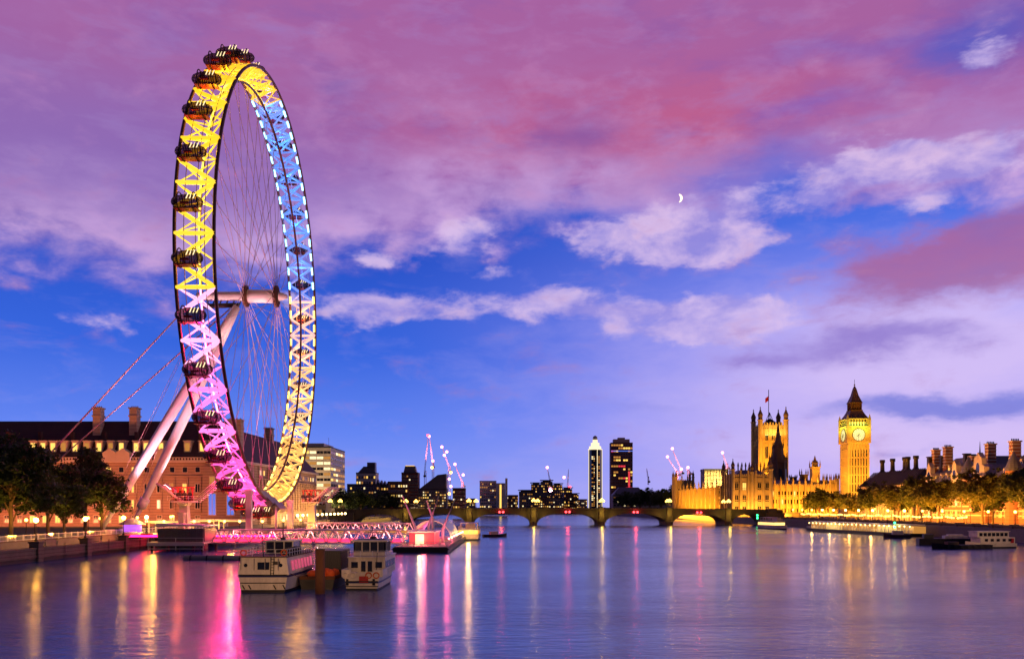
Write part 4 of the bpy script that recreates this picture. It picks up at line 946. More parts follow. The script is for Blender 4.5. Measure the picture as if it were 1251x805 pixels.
for i in range(7):
    xa, xb = AX[i] + 2.1, AX[i + 1] - 2.1; N = 20; xm, hw = (xa + xb) / 2, (xb - xa) / 2
    arc = [(xm + hw * math.cos(math.pi * (1 - k / N)), 1.0 + (deck_z(xm) - 2.6) * math.sin(math.pi * k / N)) for k in range(N + 1)]
    mb = MB()
    for y0, y1 in ((BD0 + .1, BD0 + .5), (BD1 - .5, BD1 - .1)):
        for k in range(N):
            (x0, z0), (x1, z1) = arc[k], arc[k + 1]
            mb.extr([(x0, y0, z0), (x1, y0, z1), (x1, y0, deck_z(x1) - .5), (x0, y0, deck_z(x0) - .5)], (0, y1 - y0, 0))
            mb.extr([(x0, y0 - .14, z0), (x1, y0 - .14, z1), (x1, y0 - .14, z1 + .55), (x0, y0 - .14, z0 + .55)], (0, .13, 0))
    for q in range(6):
        y0 = BD0 + 2 + q * 4.2
        for k in range(N):
            (x0, z0), (x1, z1) = arc[k], arc[k + 1]; mb.extr([(x0, y0, z0 + .05), (x1, y0, z1 + .05), (x1, y0, z1 + .8), (x0, y0, z0 + .8)], (0, .5, 0))
    mb.build('arch_span', 'bridge', r)
    if i in (2, 3, 4, 5):
        for k in (-1.1, 1.1):
            mb = MB(); mb.ball((xm + k, BD0 - .35, deck_z(xm) - 1.0), .62, 8, 5); mb.build('navigation_light', 'redlamp', r)
        light('POINT', (xm, BD0 - 2.0, deck_z(xm) - 1.2), (1, .05, .05), 900, .5)
for i in range(1, 7):
    x = AX[i]; z = deck_z(x)
    mb = MB(); mb.prism([(x - 2.1, BD0 + .6), (x, BD0 - 3.2), (x + 2.1, BD0 + .6), (x + 2.1, BD1 - .6), (x, BD1 + 3), (x - 2.1, BD1 - .6)], -3.9, 2.2)
    mb.prism([(x - 2.1, BD0 + .4), (x - 1.5, BD0 - .7), (x + 1.5, BD0 - .7), (x + 2.1, BD0 + .4), (x + 2.1, BD1 - .4), (x + 1.5, BD1 + .7), (x - 1.5, BD1 + .7), (x - 2.1, BD1 - .4)], 2.2, z + 1.5)
    mb.prism([(x - 2.5, BD0 + .2), (x - 1.8, BD0 - 1.1), (x + 1.8, BD0 - 1.1), (x + 2.5, BD0 + .2)], z + 1.5, z + 1.8); mb.box(x - 2.9, x + 2.9, BD0 - 1.4, BD0 + 1, 2.0, 2.4); mb.build('pier', 'bridgestone', r)
mb = MB(); mb.box(-110, AX[0] + 2, BD0 - 1, BD1 + 1, -3.9, 7.6); mb.box(-106, -99, BD0 - 1.5, BD0 + 2, 7.6, 10.2); mb.build('abutment', 'bridgestone', r)
mb = MB(); mb.box(AX[7] - 2, AX[7] + 24, BD0 - 1, BD1 + 1, -3.9, 7.5); mb.box(AX[7] - 1, AX[7] + 4, BD0 - 1.5, BD0 + 2, 7.5, 10); mb.build('abutment', 'bridgestone', r)
names = ['above the first pier from the left', 'above the second pier', 'above the third pier', 'above the fourth pier', 'above the fifth pier', 'above the sixth pier, nearest the right bank']
for i in range(1, 7):
    for y, w in ((BD0 - .3, 'near parapet '), (BD1 + .2, 'far parapet ')):
        x = AX[i] + (0 if y < 550 else 3.2); globe_lamp((x, y, deck_z(x) + 1.7), 'triple globe lamp on the bridge ' + w + names[i - 1], 4.3, 'triple lamps on the bridge parapets', 'lampbridge', rad=.80, arms=True)
    light('POINT', (AX[i], BD0 - 4.0, 7), (1, .60, .07), 900, .5)
    for k in (-1, 1): light('SPOT', (AX[i] + 3 * k, BD0 - 7, 3), (1, .55, .10), 2600, .5, target=(AX[i] + 12 * k, BD0, 6), spot=90)
for i, x in enumerate((AX[0] - 6, AX[0] - 12)): globe_lamp((x, BD0 - .3, 10.4), 'triple globe lamp on the left bridge abutment, ' + ('inner' if i == 0 else 'outer') + ' one', 4.3, 'triple lamps on the bridge parapets', 'lampbridge', rad=.80, arms=True)
# lamps of the hall terrace
TG = 'terrace lamps in front of the long hall'
for k in range(13): globe_lamp((-95.9, 392 + k * 10.5, 2.75), '%s bright white terrace lamp from the wheel towards the bridge on the left bank' % ORD[k], 4.0, TG, 'lampwhite', .62)
for k in range(6): light('SPOT', (-94.5, 395 + k * 22, 8.5), (1, .55, .10), 9000, .5, target=(-105, 398 + k * 22, 8), spot=140)
for k in range(9): globe_lamp((-95.9, 585 + k * 22, 2.75), '%s lamp along the left river wall seen beyond the bridge, counting away' % ORD[k], 3.4, 'river wall lamps beyond the bridge', 'lampfar', .8)
light('AREA', (-90, 640, 3.4), (1, .62, .10), 9000, sx=140, sy=1.5, target=(-100, 640, 2.6))
# ---------------------------------------------------------------- far-left buildings
def block(name, label, cat, px0, px1, py, D, depth, mat, rows, cols, lit, z0=3.6, ww=.55, hh=.44, mats=('win1', 'win2', 'win3', 'win3'), side=0, clump=.3, extra=None, frame=True, roofm='lead', group=None, dark='glass'):
    x0, x1, zt = X(px0, D), X(px1, D), Z(py, D)
    r = T(name, label, cat, ((x0 + x1) / 2, D, z0), group)
    mb = MB(); mb.box(x0, x1, D, D + depth, z0, zt)
    fh = (zt - z0 - 3) / rows
    for k in range(1, rows + 1): mb.box(x0 - .18, x1 + .18, D - .18, D + depth + .1, z0 + 2 + k * fh - .32, z0 + 2 + k * fh - .02)
    mb.build('wall', mat, r)
    mb = MB(); mb.box(x0 - .2, x1 + .2, D - .2, D + depth + .2, zt, zt + .9); mb.build('parapet', roofm, r)
    W = Wins(r)
    cw = (x1 - x0) / cols
    for k in range(rows):
        W.row((x0, D), (x1, D), z0 + 2 + (k + .45) * fh, cols, cw * ww, fh * hh, lit, mats, clump=clump, dark=dark)
        if side > 0 and x1 < 0: W.row((x1, D), (x1, D + depth), z0 + 2 + (k + .45) * fh, side, depth / side * ww, fh * hh, lit, mats, clump=clump, dark=dark)
        if side > 0 and x0 > 0: W.row((x0, D + depth), (x0, D), z0 + 2 + (k + .45) * fh, side, depth / side * ww, fh * hh, lit, mats, clump=clump, dark=dark)
    W.done(frame=frame)
    if extra: extra(r, x0, x1, D, zt)
    return r
def pent(r, x0, x1, D, zt):
    mb = MB(); mb.box(x0 + 3, x1 - 6, D + 6, D + 40, zt, zt + 3.6); mb.box(x1 - 5, x1 - 2, D + 12, D + 14, zt, zt + 2.0); mb.build('plant_room', 'panel', r)
    mb = MB(); mb.tube([(x1 - 4, D + 13, zt + 2), (x1 - 4, D + 13, zt + 8)], .1, 4); mb.build('aerial', 'iron', r)
block('hospital_block', 'pale office block with bright yellow strip windows just right of the wheel', 'building', 352, 404, 547, 620, 52, 'panel', 12, 6, .62, ww=.9, hh=.48, side=6, clump=.5, extra=pent)
light('AREA', (-134, 585, 8), (1, .62, .3), 26000, sx=40, sy=2, target=(-132, 620, 30))  # added area light, standing for warm ambient light on the front
block('riverside_hall', 'low stone pavilion with lit columns and flags beside the pale office block', 'building', 368, 398, 607, 560, 18, 'stone', 2, 7, .6)
def b1(r, x0, x1, D, zt):
    mb = MB(); mb.prism([(x0 + 1, D + 1), (x1 - 1, D + 1), (x1 - 1, D + 14), (x0 + 1, D + 14)], zt, zt + 7, [(x0 + 7, D + 3), (x1 - 1, D + 3), (x1 - 1, D + 12), (x0 + 7, D + 12)]); mb.box(x1 - 9, x1 - 1, D + 2, D + 12, zt + 7, zt + 11); mb.build('roof', 'darkwall', r)
block('apartment_block', 'small pale apartment block with a stepped dark roof behind the riverside trees', 'building', 435, 459, 578, 900, 20, 'panel', 7, 8, .35, extra=b1)
block('office_block', 'long low dark office block with few lit windows behind the riverside trees', 'building', 424, 463, 592, 860, 20, 'darkwall', 6, 12, .35)
def b2(r, x0, x1, D, zt):
    mb = MB()
    for k in range(6): w = (x1 - x0) / 6; mb.extr([(x0 + k * w, D, zt), (x0 + k * w + w, D, zt), (x0 + k * w + w * .5, D, zt + 6 * (1 - .12 * k))], (0, 12, 0))
    mb.build('gable_row', 'slate', r)
block('gabled_block', 'dark terraced block with a row of sharp gables left of the brick tower', 'building', 459, 484, 593, 870, 18, 'darkwall', 6, 8, .4, extra=b2)
block('office_block', 'brown block with a grid of lit windows joined to the left of the brick tower', 'building', 474, 498, 589, 840, 18, 'redbrick', 6, 8, .35)
def b3(r, x0, x1, D, zt):
    mb = MB(); mb.prism([(x0 + 1.5, D + 1), (x1 - 1.5, D + 1), (x1 - 1.5, D + 14), (x0 + 1.5, D + 14)], zt, zt + 7, [(x0 + 3, D + 3), (x1 - 3, D + 3), (x1 - 3, D + 12), (x0 + 3, D + 12)]); mb.build('crown_storey', 'darkwall', r)
    mb = MB(); mb.box(x0 + 3.4, x1 - 3.4, D + 2.4, D + 2.6, zt + 7, zt + 7.5); mb.build('roof_light', 'win1', r)
block('brick_tower', 'dark red brick tower with a tapered crown among the far left buildings', 'tower', 490.5, 510.5, 578, 850, 18, 'redbrick', 11, 7, .06, extra=b3)
def b4(r, x0, x1, D, zt):
    mb = MB(); mb.extr([(x0, D, zt), (x1, D, zt), (x1, D, zt + 15), (x1 - 8, D, zt + 14)], (0, 22, 0)); mb.build('sloping_top', 'darkwall', r)
block('office_block', 'dark glass office block with a roof sloping up to the right behind the cranes', 'building', 511, 545, 598, 850, 24, 'darkwall', 8, 13, .5, extra=b4)
block('office_block', 'small red brown block right of the sloping glass office', 'building', 553, 568, 597, 860, 18, 'redbrick', 6, 5, .3)
def b6(r, x0, x1, D, zt):
    mb = MB(); mb.box(x1 + .1, x1 + 11, D - 2, D + 16, 3.6, zt - 2); mb.box(x1 + 11.2, x1 + 14, D, D + 10, 3.6, zt + 4); mb.build('stair_tower', 'panel', r)
    mb = MB(); mb.box(x1 + 4.4, x1 + 6.6, D - 2.2, D - 2.0, 6, zt - 4); mb.build('stair_window', 'win1', r)
block('office_block', 'pale office block with a glowing stair tower above the middle of the bridge', 'building', 586, 606, 588, 1100, 26, 'panel', 9, 8, .4, extra=b6)
def deco(r, x0, x1, D, zt): pass
rr = random.Random(3)
for i in range(13):                                        # the low far bank behind the bridge
    a = 500 + i * 17 + rr.uniform(-2, 2); w = rr.uniform(11, 19); t_ = rr.uniform(601, 612)
    block('riverside_block', '%s low lit block from the left on the far bank above the bridge' % ORD[i], 'building', a, a + w, t_, 1420 + rr.uniform(0, 30), 25, rr.choice(['redbrick', 'darkwall', 'concrete', 'brick']), 5, 7, .6, z0=4.2, frame=False, group='low blocks on the far bank')
# stepped riverside towers with winged roofs
r = T('stepped_apartments', 'stepped dark apartment complex with winged flat roofs above the middle of the bridge', 'building', (X(668, 2000), 2000, 4.2))
W = Wins(r)
for p0, p1, py in ((634, 651, 600), (649, 661, 591), (661, 675, 588), (675, 687, 592), (687, 699, 597), (697, 707, 604), (640, 700, 608)):
    D = 2000 if p1 - p0 < 40 else 1985; x0, x1, zt = X(p0, D), X(p1, D), Z(py, D)
    mb = MB(); mb.box(x0, x1, D, D + 25, 4.2, zt); mb.build('tower_block', 'darkwall', r)
    if p1 - p0 < 40: mb = MB(); mb.box(x0 - 2, x1 + 2, D - 3, D + 28, zt + 2, zt + 3.5); mb.box(x0 + 4, x1 - 4, D + 4, D + 20, zt, zt + 2); mb.build('winged_roof', 'lead', r)
    n = max(4, int((x1 - x0) / 4)); m_ = int((zt - 6) / 6)
    for k in range(m_): W.row((x0, D), (x1, D), 9 + k * 6, n, (x1 - x0) / n * .5, 2.4, .42, mats=('win1', 'win3', 'win3'), clump=.2)
W.done(frame=False)
# slim round tower with lit outline
r = T('riverside_tower', 'slim tall tower outlined in white light with a glowing round crown', 'tower', (X(727.8, 2300), 2300, 4.2))
D = 2300; xc = X(727.8, D); hw = 8.7 / FPX * D; zt = Z(549, D)
mb = MB(); mb.lathe(xc, D + 17, [(hw, 4.2), (hw, zt)], 10, .5, False); mb.build('shaft', 'glass', r)
for k in (-1, 0, 1):
    mb = MB(); mb.box(xc + k * (hw - 1) + (4 if k == 0 else 0) - .6, xc + k * (hw - 1) + (4 if k == 0 else 0) + .6, D - 1.5 if k == 0 else D + 8, D + 9, 6, zt); mb.build('edge_light', 'whitestrip', r)
mb = MB(); mb.lathe(xc, D + 17, [(hw * 1.0, zt), (hw * 1.02, zt + 2)], 20); mb.lathe(xc, D + 17, [(hw * .85, zt + 2), (hw * .85, zt + 9), (hw * .6, zt + 10), (hw * .6, zt + 18), (hw * .35, zt + 19), (hw * .35, zt + 26)], 16); mb.build('crown', 'whitestrip', r)
mb = MB(); mb.lathe(xc, D + 17, [(hw * .34, zt + 26), (hw * .30, zt + 34), (.5, zt + 37)], 10); mb.build('beacon', 'panel', r)
W = Wins(r)
for k in range(26): W.row((xc - hw * .62, D - .2), (xc + hw * .62, D - .2), 14 + k * 5, 4, hw * .24, 2.6, .72, mats=('win2', 'win3', 'win3'), clump=.2)
W.done(frame=False)
def mil(r, x0, x1, D, zt):
    mb = MB(); mb.box(x0 + 5, x1 - 5, D + 3, D + 20, zt + .9, zt + 7); mb.box(x0 + 13, x1 - 13, D + 6, D + 16, zt + 7, zt + 10); mb.build('plant_room', 'concrete', r)
    mb = MB(); mb.box(x0, x1, D - .6, D - .3, zt - 15, zt - 13.6); mb.build('blue_band', 'winblue', r)
    mb = MB(); mb.box(x1 - 12, x1 - 1, D - .7, D - .4, 30, 46); mb.box(x1 - 8, x1 - 5, D - .7, D - .4, 46, 74); mb.build('red_light_patch', 'winred', r)  # glow painted on the tower face for the red light on its corner
block('office_tower', 'tall dark glass office tower with scattered lit floors and a red lit corner', 'tower', 746.5, 773, 541, 1600, 25, 'redbrick', 22, 9, .42, mats=('win1', 'win3', 'win3', 'winred'), ww=.85, hh=.55, clump=.55, extra=mil, frame=False, z0=4.2)
def rf(r, x0, x1, D, zt):
    mb = MB(); mb.hip(x0, x1, D, D + 30, zt + .9, zt + 12, 10, 13); mb.build('roof', 'slate', r)
block('roofed_hall', 'broad hall with grey hipped roof at the foot of the tall dark tower', 'building', 749, 790, 605, 1300, 32, 'stone', 4, 10, .2, extra=rf, frame=False)
block('office_block', 'long pale block behind the dark wood left of the palace', 'building', 786, 824, 602, 1350, 32, 'concrete', 4, 10, .3, frame=False)
# ---------------------------------------------------------------- cranes
def tower_crane(px, pyb, pyt, jib, D, label, lamps):
    x, zb, zt = X(px, D), Z(pyb, D), Z(pyt, D); k = D / FPX
    r = T('tower_crane', label, 'crane', (x, D, zb), 'construction cranes')
    mb = MB(); s_ = .9 * max(1, k * .6)
    for a in (-1, 1):
        for b_ in (-1, 1): mb.tube([(x + a * s_, D + b_ * s_, zb), (x + a * s_, D + b_ * s_, zt)], .22 * k, 4)
    n = 10
    for q in range(n):
        z0, z1 = zb + (zt - zb) * q / n, zb + (zt - zb) * (q + 1) / n; sg = 1 if q % 2 else -1
        mb.tube([(x - sg * s_, D - s_, z0), (x + sg * s_, D - s_, z1)], .16 * k, 4)
    mb.build('mast', 'crane', r)
    ex, ez = X(jib[0], D), Z(jib[1], D)
    mb = MB(); a, b_ = Vector((x, D, zt)), Vector((ex, D, ez)); d = (b_ - a).normalized(); p_ = Vector((-d.z, 0, d.x)) * (1.3 * k * .5)
    mb.tube([a, b_], .26 * k, 4); mb.tube([a + p_ * 2, b_], .2 * k, 4)
    for q in range(12): mb.tube([a.lerp(b_, q / 12), (a + p_ * 2).lerp(b_, (q + .5) / 12)], .13 * k, 4)
    mb.build('jib', 'crane', r)
    mb = MB(); c = a - d * 6 * k; mb.tube([a, c], .4 * k, 5); mb.box(c.x - 1.6 * k, c.x + 1.2 * k, D - 1.5, D + 1.5, c.z - 1.5 * k, c.z + .6 * k); mb.build('counterweight', 'iron', r)
    if len(lamps) > 0: light('SPOT', (X(lamps[0][0], D) + 3 * k, D - 30 * k, Z(lamps[0][1] + 30, D)), (1, .34, .42), 260000 * k * k, 1, target=((x + X(lamps[0][0], D)) / 2, D, Z(lamps[0][1] + 14, D)), spot=62)
    for (lx, ly, m) in lamps:
        mb = MB(); mb.ball((X(lx, D), D - 2.5 * k, Z(ly, D)), 1.7 * k, 8, 6); mb.build('crane_lamp', m, r)
tower_crane(519.5, 604, 575, (523, 534), 900, 'thin crane with a steep jib, leftmost of the far cranes', [(523, 532, 'redlamp')])
tower_crane(529, 588, 564, (524.5, 533), 950, 'crane with pink lamps whose jib leans left, second of the far left cranes', [(524.5, 533, 'pinklamp'), (529, 563, 'pinklamp'), (528, 571, 'lampfar')])
tower_crane(549, 612, 570, (540, 545), 900, 'pale crane lit pink with jib leaning left and four lamps, in the far left cluster', [(540, 546, 'pinklamp'), (543, 556, 'pinklamp'), (546, 552, 'pinklamp'), (551, 577, 'lampfar'), (549, 585, 'pinklamp'), (551, 594, 'pinklamp'), (549, 603, 'lampfar')])
tower_crane(565, 600, 588, (555.5, 567), 930, 'crane with two pink lamps at the right end of the far left cluster', [(556, 567, 'pinklamp'), (566, 580, 'pinklamp')])
tower_crane(672, 592, 585, (668.5, 571), 2050, 'small crane with a pink lamp above the stepped apartments', [(668.5, 571, 'pinklamp')])
tower_crane(694, 600, 594, (694.5, 573), 2050, 'small crane with a bright pink lamp and red base light right of the stepped apartments', [(689, 583, 'pinklamp'), (696, 595, 'redlamp')])
tower_crane(792, 592, 582, (790, 572), 1700, 'thin dark crane above the dark wood left of the palace', [])
tower_crane(832, 580, 572, (821, 548), 950, 'crane lit pink with jib leaning left behind the palace end tower', [(821, 548, 'pinklamp'), (832, 573, 'pinklamp')])
tower_crane(827, 585, 575, (815, 558), 980, 'crane with a pink lamp on a short leaning jib, far left of the palace', [(815, 558, 'pinklamp')])
tower_crane(841, 584, 574, (838, 571), 980, 'short crane with a pink lamp just left of the gold lit box', [(840, 571, 'pinklamp')])
tower_crane(888, 575, 566, (882, 552), 940, 'red crane with a bright pink lamp right of the gold lit box', [(882, 553, 'pinklamp')])
# ---------------------------------------------------------------- the gothic palace
GZ = 4.0
def gothic(mbw, A, B, z0, z1, n, d=.8):
    """wall relief along A-B: buttresses, string courses, parapet with merlons"""
    A, B = Vector((*A, 0)), Vector((*B, 0)); t = (B - A).normalized(); nn = Vector((t.y, -t.x, 0)); L = (B - A).length; pts = []
    for k in range(n + 1):
        c = A + t * (L * k / n); mbw.obox(c + Vector((0, 0, (z0 + z1) / 2 + .6)), t, nn, .55, d, (z1 - z0) / 2 + .6); pts.append(c + nn * d * .5)
        mbw.obox(c + Vector((0, 0, z0 + (z1 - z0) * .2)), t, nn, .75, d + .3, (z1 - z0) * .2)
    for f in (.12, .36, .40, .64, .68, .93): mbw.obox(A + t * (L / 2) + Vector((0, 0, z0 + (z1 - z0) * f)), t, nn, L / 2, .32, .22)
    m = int(L / 1.5)
    for k in range(m): mbw.obox(A + t * (L * (k + .5) / m) + Vector((0, 0, z1 + .45)), t, nn, L / m * .28, .25, .45)
    return pts
def pinn(mb, x, y, z, w=.5, h=4.2):
    mb.sq(x, y, [(w, z), (w, z + h * .3), (w * 1.35, z + h * .32), (w * 1.35, z + h * .38), (w * .8, z + h * .42), (w * .08, z + h)])
def turret(root, x, y, z0, z1, rad, cap, mat='gothic', capmat='gothicd', name='turret'):
    mb = MB(); mb.lathe(x, y, [(rad, z0), (rad, z1), (rad * 1.25, z1 + .3), (rad * 1.25, z1 + 1.0)], 8, .5, False)
    for f in (.3, .55, .8): mb.lathe(x, y, [(rad * 1.12, z0 + (z1 - z0) * f), (rad * 1.12, z0 + (z1 - z0) * f + .5)], 8, .5, False)
    o = mb.build(name, mat, root)
    mb = MB(); mb.lathe(x, y, [(rad * .85, z1 + 1), (rad * .9, z1 + 1 + cap * .25), (rad * 1.05, z1 + 1 + cap * .32), (rad * .95, z1 + 1 + cap * .42), (rad * .5, z1 + 1 + cap * .6), (rad * .12, z1 + 1 + cap * .82), (rad * .28, z1 + 1 + cap * .86), (.06, z1 + 1 + cap)], 8, .5, False)
    mb.build('turret_cap', capmat, o)
r = T('gothic_palace', 'floodlit golden gothic palace along the right bank with rows of pinnacles', 'palace', (190, 640, GZ))
mb = MB(); P = []
mb.box(157, 238, 662, 690, GZ, 27); P += gothic(mb, (184, 662), (238, 662), GZ, 27, 12, 1.5)
mb.box(157, 175, 668, 850, GZ, 25); P += gothic(mb, (157, 850), (157, 668), GZ, 25, 11, 2.6)
for k in range(12): mb.box(155.4, 157, 668.5 + k * 16.54 - 1.2, 668.5 + k * 16.54 + 1.2, GZ, 27.5)
mb.build('range_wall', 'gothic', r)
mb = MB(); mb.box(157, 184, 640, 668, GZ, 33.5); P += gothic(mb, (157, 640), (184, 640), GZ, 33.5, 5, .9); P += gothic(mb, (157, 668), (157, 640), GZ, 33.5, 4, .9); mb.build('corner_block', 'gothic', r, label='darker corner block nearest the bridge')
mb = MB(); mb.box(155, 171, 850, 866, GZ, 36); P += gothic(mb, (155, 850), (171, 850), GZ, 36, 3, .8); P += gothic(mb, (155, 866), (155, 850), GZ, 36, 3, .8); mb.build('end_tower', 'gothic', r)
mb = MB(); mb.box(154.5, 157.4, 640, 866, 1.0, 5.2); mb.build('terrace_wall', 'gothic', r)
for p in P:
    z = 27.5 if p.y < 663 and p.x > 184.5 else 34 if p.y < 669 else 27.2 if p.y < 849.5 else 36.5
    mb = MB(); pinn(mb, p.x, p.y, z + .6, .5, 4.6 if z < 34 else 5.6); mb.build('pinnacle', 'gothic', r)
for x0, x1, y0, y1, z0, z1, ix, iy in ((184.5, 238, 663.5, 689, 27, 31, 2, 9), (158.5, 174, 691, 849, 25, 26, 5, 2), (158.5, 183, 641.5, 667, 33.5, 37.5, 6, 6)):
    mb = MB(); mb.hip(x0, x1, y0, y1, z0 - .3, z1, ix, iy); mb.build('roof', 'slate', r)
for x, y in ((157, 640), (184, 640), (157, 668), (170.5, 640)): turret(r, x, y, GZ, 37.0 if x != 170.5 else 35, 1.35, 7.5)
for x, y in ((155, 850), (171, 850), (155, 866), (171, 866)): turret(r, x, y, GZ, 38.5, 1.2, 6)
W = Wins(r, 'gothic')
for z, h in ((8.2, 3.4), (14.5, 3.8), (20.7, 3.6)): W.row((184, 662), (238, 662), z, 24, 1.15, h, .16, clump=.2)
for z, h in ((8.0, 3.4), (13.5, 3.8), (19.0, 3.4)): W.row((157, 840), (157, 676), z, 20, 2.6, h, .15)
for z, h in ((9.5, 3.6), (17.0, 4.6), (25.5, 5.0)): W.row((157, 640), (184, 640), z, 5, 2.4, h, .12)
for z, h in ((9.5, 3.6), (17.0, 4.6), (25.5, 5.0)): W.row((157, 668), (157, 640), z, 4, 2.4, h, .12)
for z in (10, 18, 26): W.row((155, 850), (171, 850), z, 3, 2.2, 4, .3)
W.done()
def small_tower(x, y, hw, zb, zw, zt, mat, capm, nm='ventilation_tower'):
    mb = MB(); mb.sq(x, y, [(hw, zb), (hw, zw), (hw * 1.15, zw + .3), (hw * 1.15, zw + 1)])
    for a in (-1, 0, 1): mb.box(x + a * hw * .8 - .25, x + a * hw * .8 + .25, y - hw - .3, y - hw, zb, zw)
    o = mb.build(nm, mat, r)
    mb = MB()
    if zt - zw > 6: mb.lathe(x, y, [(hw * .8, zw + 1), (hw * .75, zw + (zt - zw) * .35), (hw * .95, zw + (zt - zw) * .38), (hw * .35, zw + (zt - zw) * .62), (hw * .12, zw + (zt - zw) * .9), (.05, zt)], 8, .5, False)
    for a in (-1, 1):
        for b_ in (-1, 1): pinn(mb, x + a * hw, y + b_ * hw, zw + 1, .35, min(5, zt - zw - 1))
    mb.build('tower_cap', capm, o)
small_tower(X(995.5, 672), 672, 2.9, 20, 40, 49.5, 'gothic', 'gothicd')
small_tower(X(982, 680), 680, 2.4, 26, 34.5, 40, 'gothicd', 'gothicd'); small_tower(X(969, 690), 690, 2.2, 26, 33, 36, 'gothicd', 'gothicd')
small_tower(X(1008, 668), 668, 1.2, 20, 30, 36, 'gothic', 'gothicd'); small_tower(X(1017, 664), 664, 1.5, 20, 30, 35.5, 'gothic', 'redbrick'); small_tower(X(1023, 664), 664, 1.0, 20, 31, 36, 'gothic', 'gothicd')
for i in range(9): mb = MB(); x = X(903 + i * 4.6, 652); mb.lathe(x, 655, [(.5, 36), (.5, 40.5), (.8, 40.7), (.15, 43.5)], 6); mb.build('roof_turret', 'gothicd', r)
# floodlights of the palace
FL = (1.0, .39, .022)
light('AREA', (211, 642, 4.6), FL, 68000, sx=52, sy=2, target=(211, 662, 15))
light('AREA', (144, 758, 3.0), FL, 190000, sx=180, sy=2, target=(157, 758, 16))
light('AREA', (170, 628, 4.6), (1, .42, .05), 19000, sx=24, sy=1, target=(170, 640, 16))
light('SPOT', (158, 828, 4.5), FL, 170000, 1.0, target=(163, 850, 22), spot=80)
light('SPOT', (X(995.5, 656), 652, 29), FL, 30000, .5, target=(X(995.5, 672), 672, 37), spot=50)
r = T('floodlit_box', 'gold lit scaffolding box with a flat grey roof standing behind the palace river front', 'scaffolding', (X(875, 900), 900, GZ))
x0, x1 = X(860.5, 900), X(889.5, 900)
mb = MB(); mb.box(x0, x1, 900, 918, GZ, Z(575, 900)); mb.build('sheeting', 'stone', r)
mb = MB(); mb.box(x0 - .3, x1 + .3, 899.5, 918.3, Z(575, 900), Z(572.5, 900)); mb.build('roof', 'lead', r)
mb = MB()
for k in range(9): x = x0 + (x1 - x0) * k / 8; mb.tube([(x, 899.4, 20), (x, 899.4, Z(575, 900))], .15, 4)
for k in range(5): z = 30 + k * 4; mb.tube([(x0, 899.4, z), (x1, 899.4, z)], .12, 4)
mb.build('scaffold_poles', 'iron', r)
light('AREA', ((x0 + x1) / 2, 880, 30), (1, .70, .18), 40000, sx=24, sy=2, target=((x0 + x1) / 2, 900, 44))
# great square tower at the back
D = 845; xc, hw = X(944.5, D), 12.0
r = T('square_tower', 'great square palace tower with four pinnacled corner turrets and a red flag on top', 'tower', (xc, D + hw, GZ))
z1 = Z(519, D)
mb = MB(); mb.box(xc - hw, xc + hw, D, D + 2 * hw, GZ, z1)
for f in (.42, .55, .60, .78, .82, .95): z = GZ + (z1 - GZ) * f; mb.box(xc - hw - .4, xc + hw + .4, D - .4, D + 2 * hw + .4, z, z + .7)
for k in range(1, 6): x = xc - hw + 2 * hw * k / 6; mb.box(x - .35, x + .35, D - .55, D, GZ, z1 + 1)
for k in range(1, 6): y = D + 2 * hw * k / 6; mb.box(xc - hw - .55, xc - hw, y - .35, y + .35, GZ, z1 + 1)
for k in range(9): x = xc - hw + 2 * hw * (k + .5) / 9; mb.box(x - .7, x + .7, D - .2, D + .3, z1, z1 + 2.4)
mb.build('shaft', 'gothic', r)
for a in (0, 1):
    for b_ in (0, 1): turret(r, xc - hw + 2 * hw * a, D + 2 * hw * b_, GZ, z1 + 4, 2.3, 12.5)
W = Wins(r, 'gothic')
for z, h in ((62, 11), (76, 6), (46, 5)):
    W.row((xc - hw + 3, D), (xc + hw - 3, D), z, 3, 2.6, h, .0); W.row((xc - hw, D + 2 * hw - 3), (xc - hw, D + 3), z, 3, 2.6, h, 0)
W.done()
mb = MB(); mb.prism([(xc - 8, D + 4), (xc + 8, D + 4), (xc + 8, D + 20), (xc - 8, D + 20)], z1, z1 + 7, [(xc - 1, D + 11), (xc + 1, D + 11), (xc + 1, D + 13), (xc - 1, D + 13)]); mb.build('roof', 'iron', r)
for k in range(4): mb = MB(); a = k * math.pi / 2; mb.tube([(xc + 5 * math.cos(a), D + 12 + 5 * math.sin(a), z1 + 1), (xc, D + 12, z1 + 13)], .3, 5); mb.build('flying_rib', 'iron', r)
mb = MB(); mb.tube([(xc - .8, D + 12, z1 + 6), (xc - .8, D + 12, Z(474, D))], .35, 6); fp = mb.build('flag_pole', 'iron', r)
mb = MB(); zf = Z(481, D)
vs = []
for k in range(6):
    for z in (0, 4.4): vs.append((xc - .9 - k * .62, D + 12 + .5 * math.sin(k * 1.3), zf - 5 + z - k * .45))
mb.add(vs, [(2 * k, 2 * k + 2, 2 * k + 3, 2 * k + 1) for k in range(5)]); mb.add([(x, y + .08, z) for x, y, z in vs], [(2 * k + 1, 2 * k + 3, 2 * k + 2, 2 * k) for k in range(5)]); mb.build('flag', 'redpaint', fp)
light('SPOT', (xc - 12, 800, 30), FL, 5.6e5, 2.0, target=(xc, D, 62), spot=62)
light('AREA', (xc + 1, D - 5, z1 - 9), (1, .7, .16), 2600, sx=16, sy=1, target=(xc + 1, D, z1 - 2))
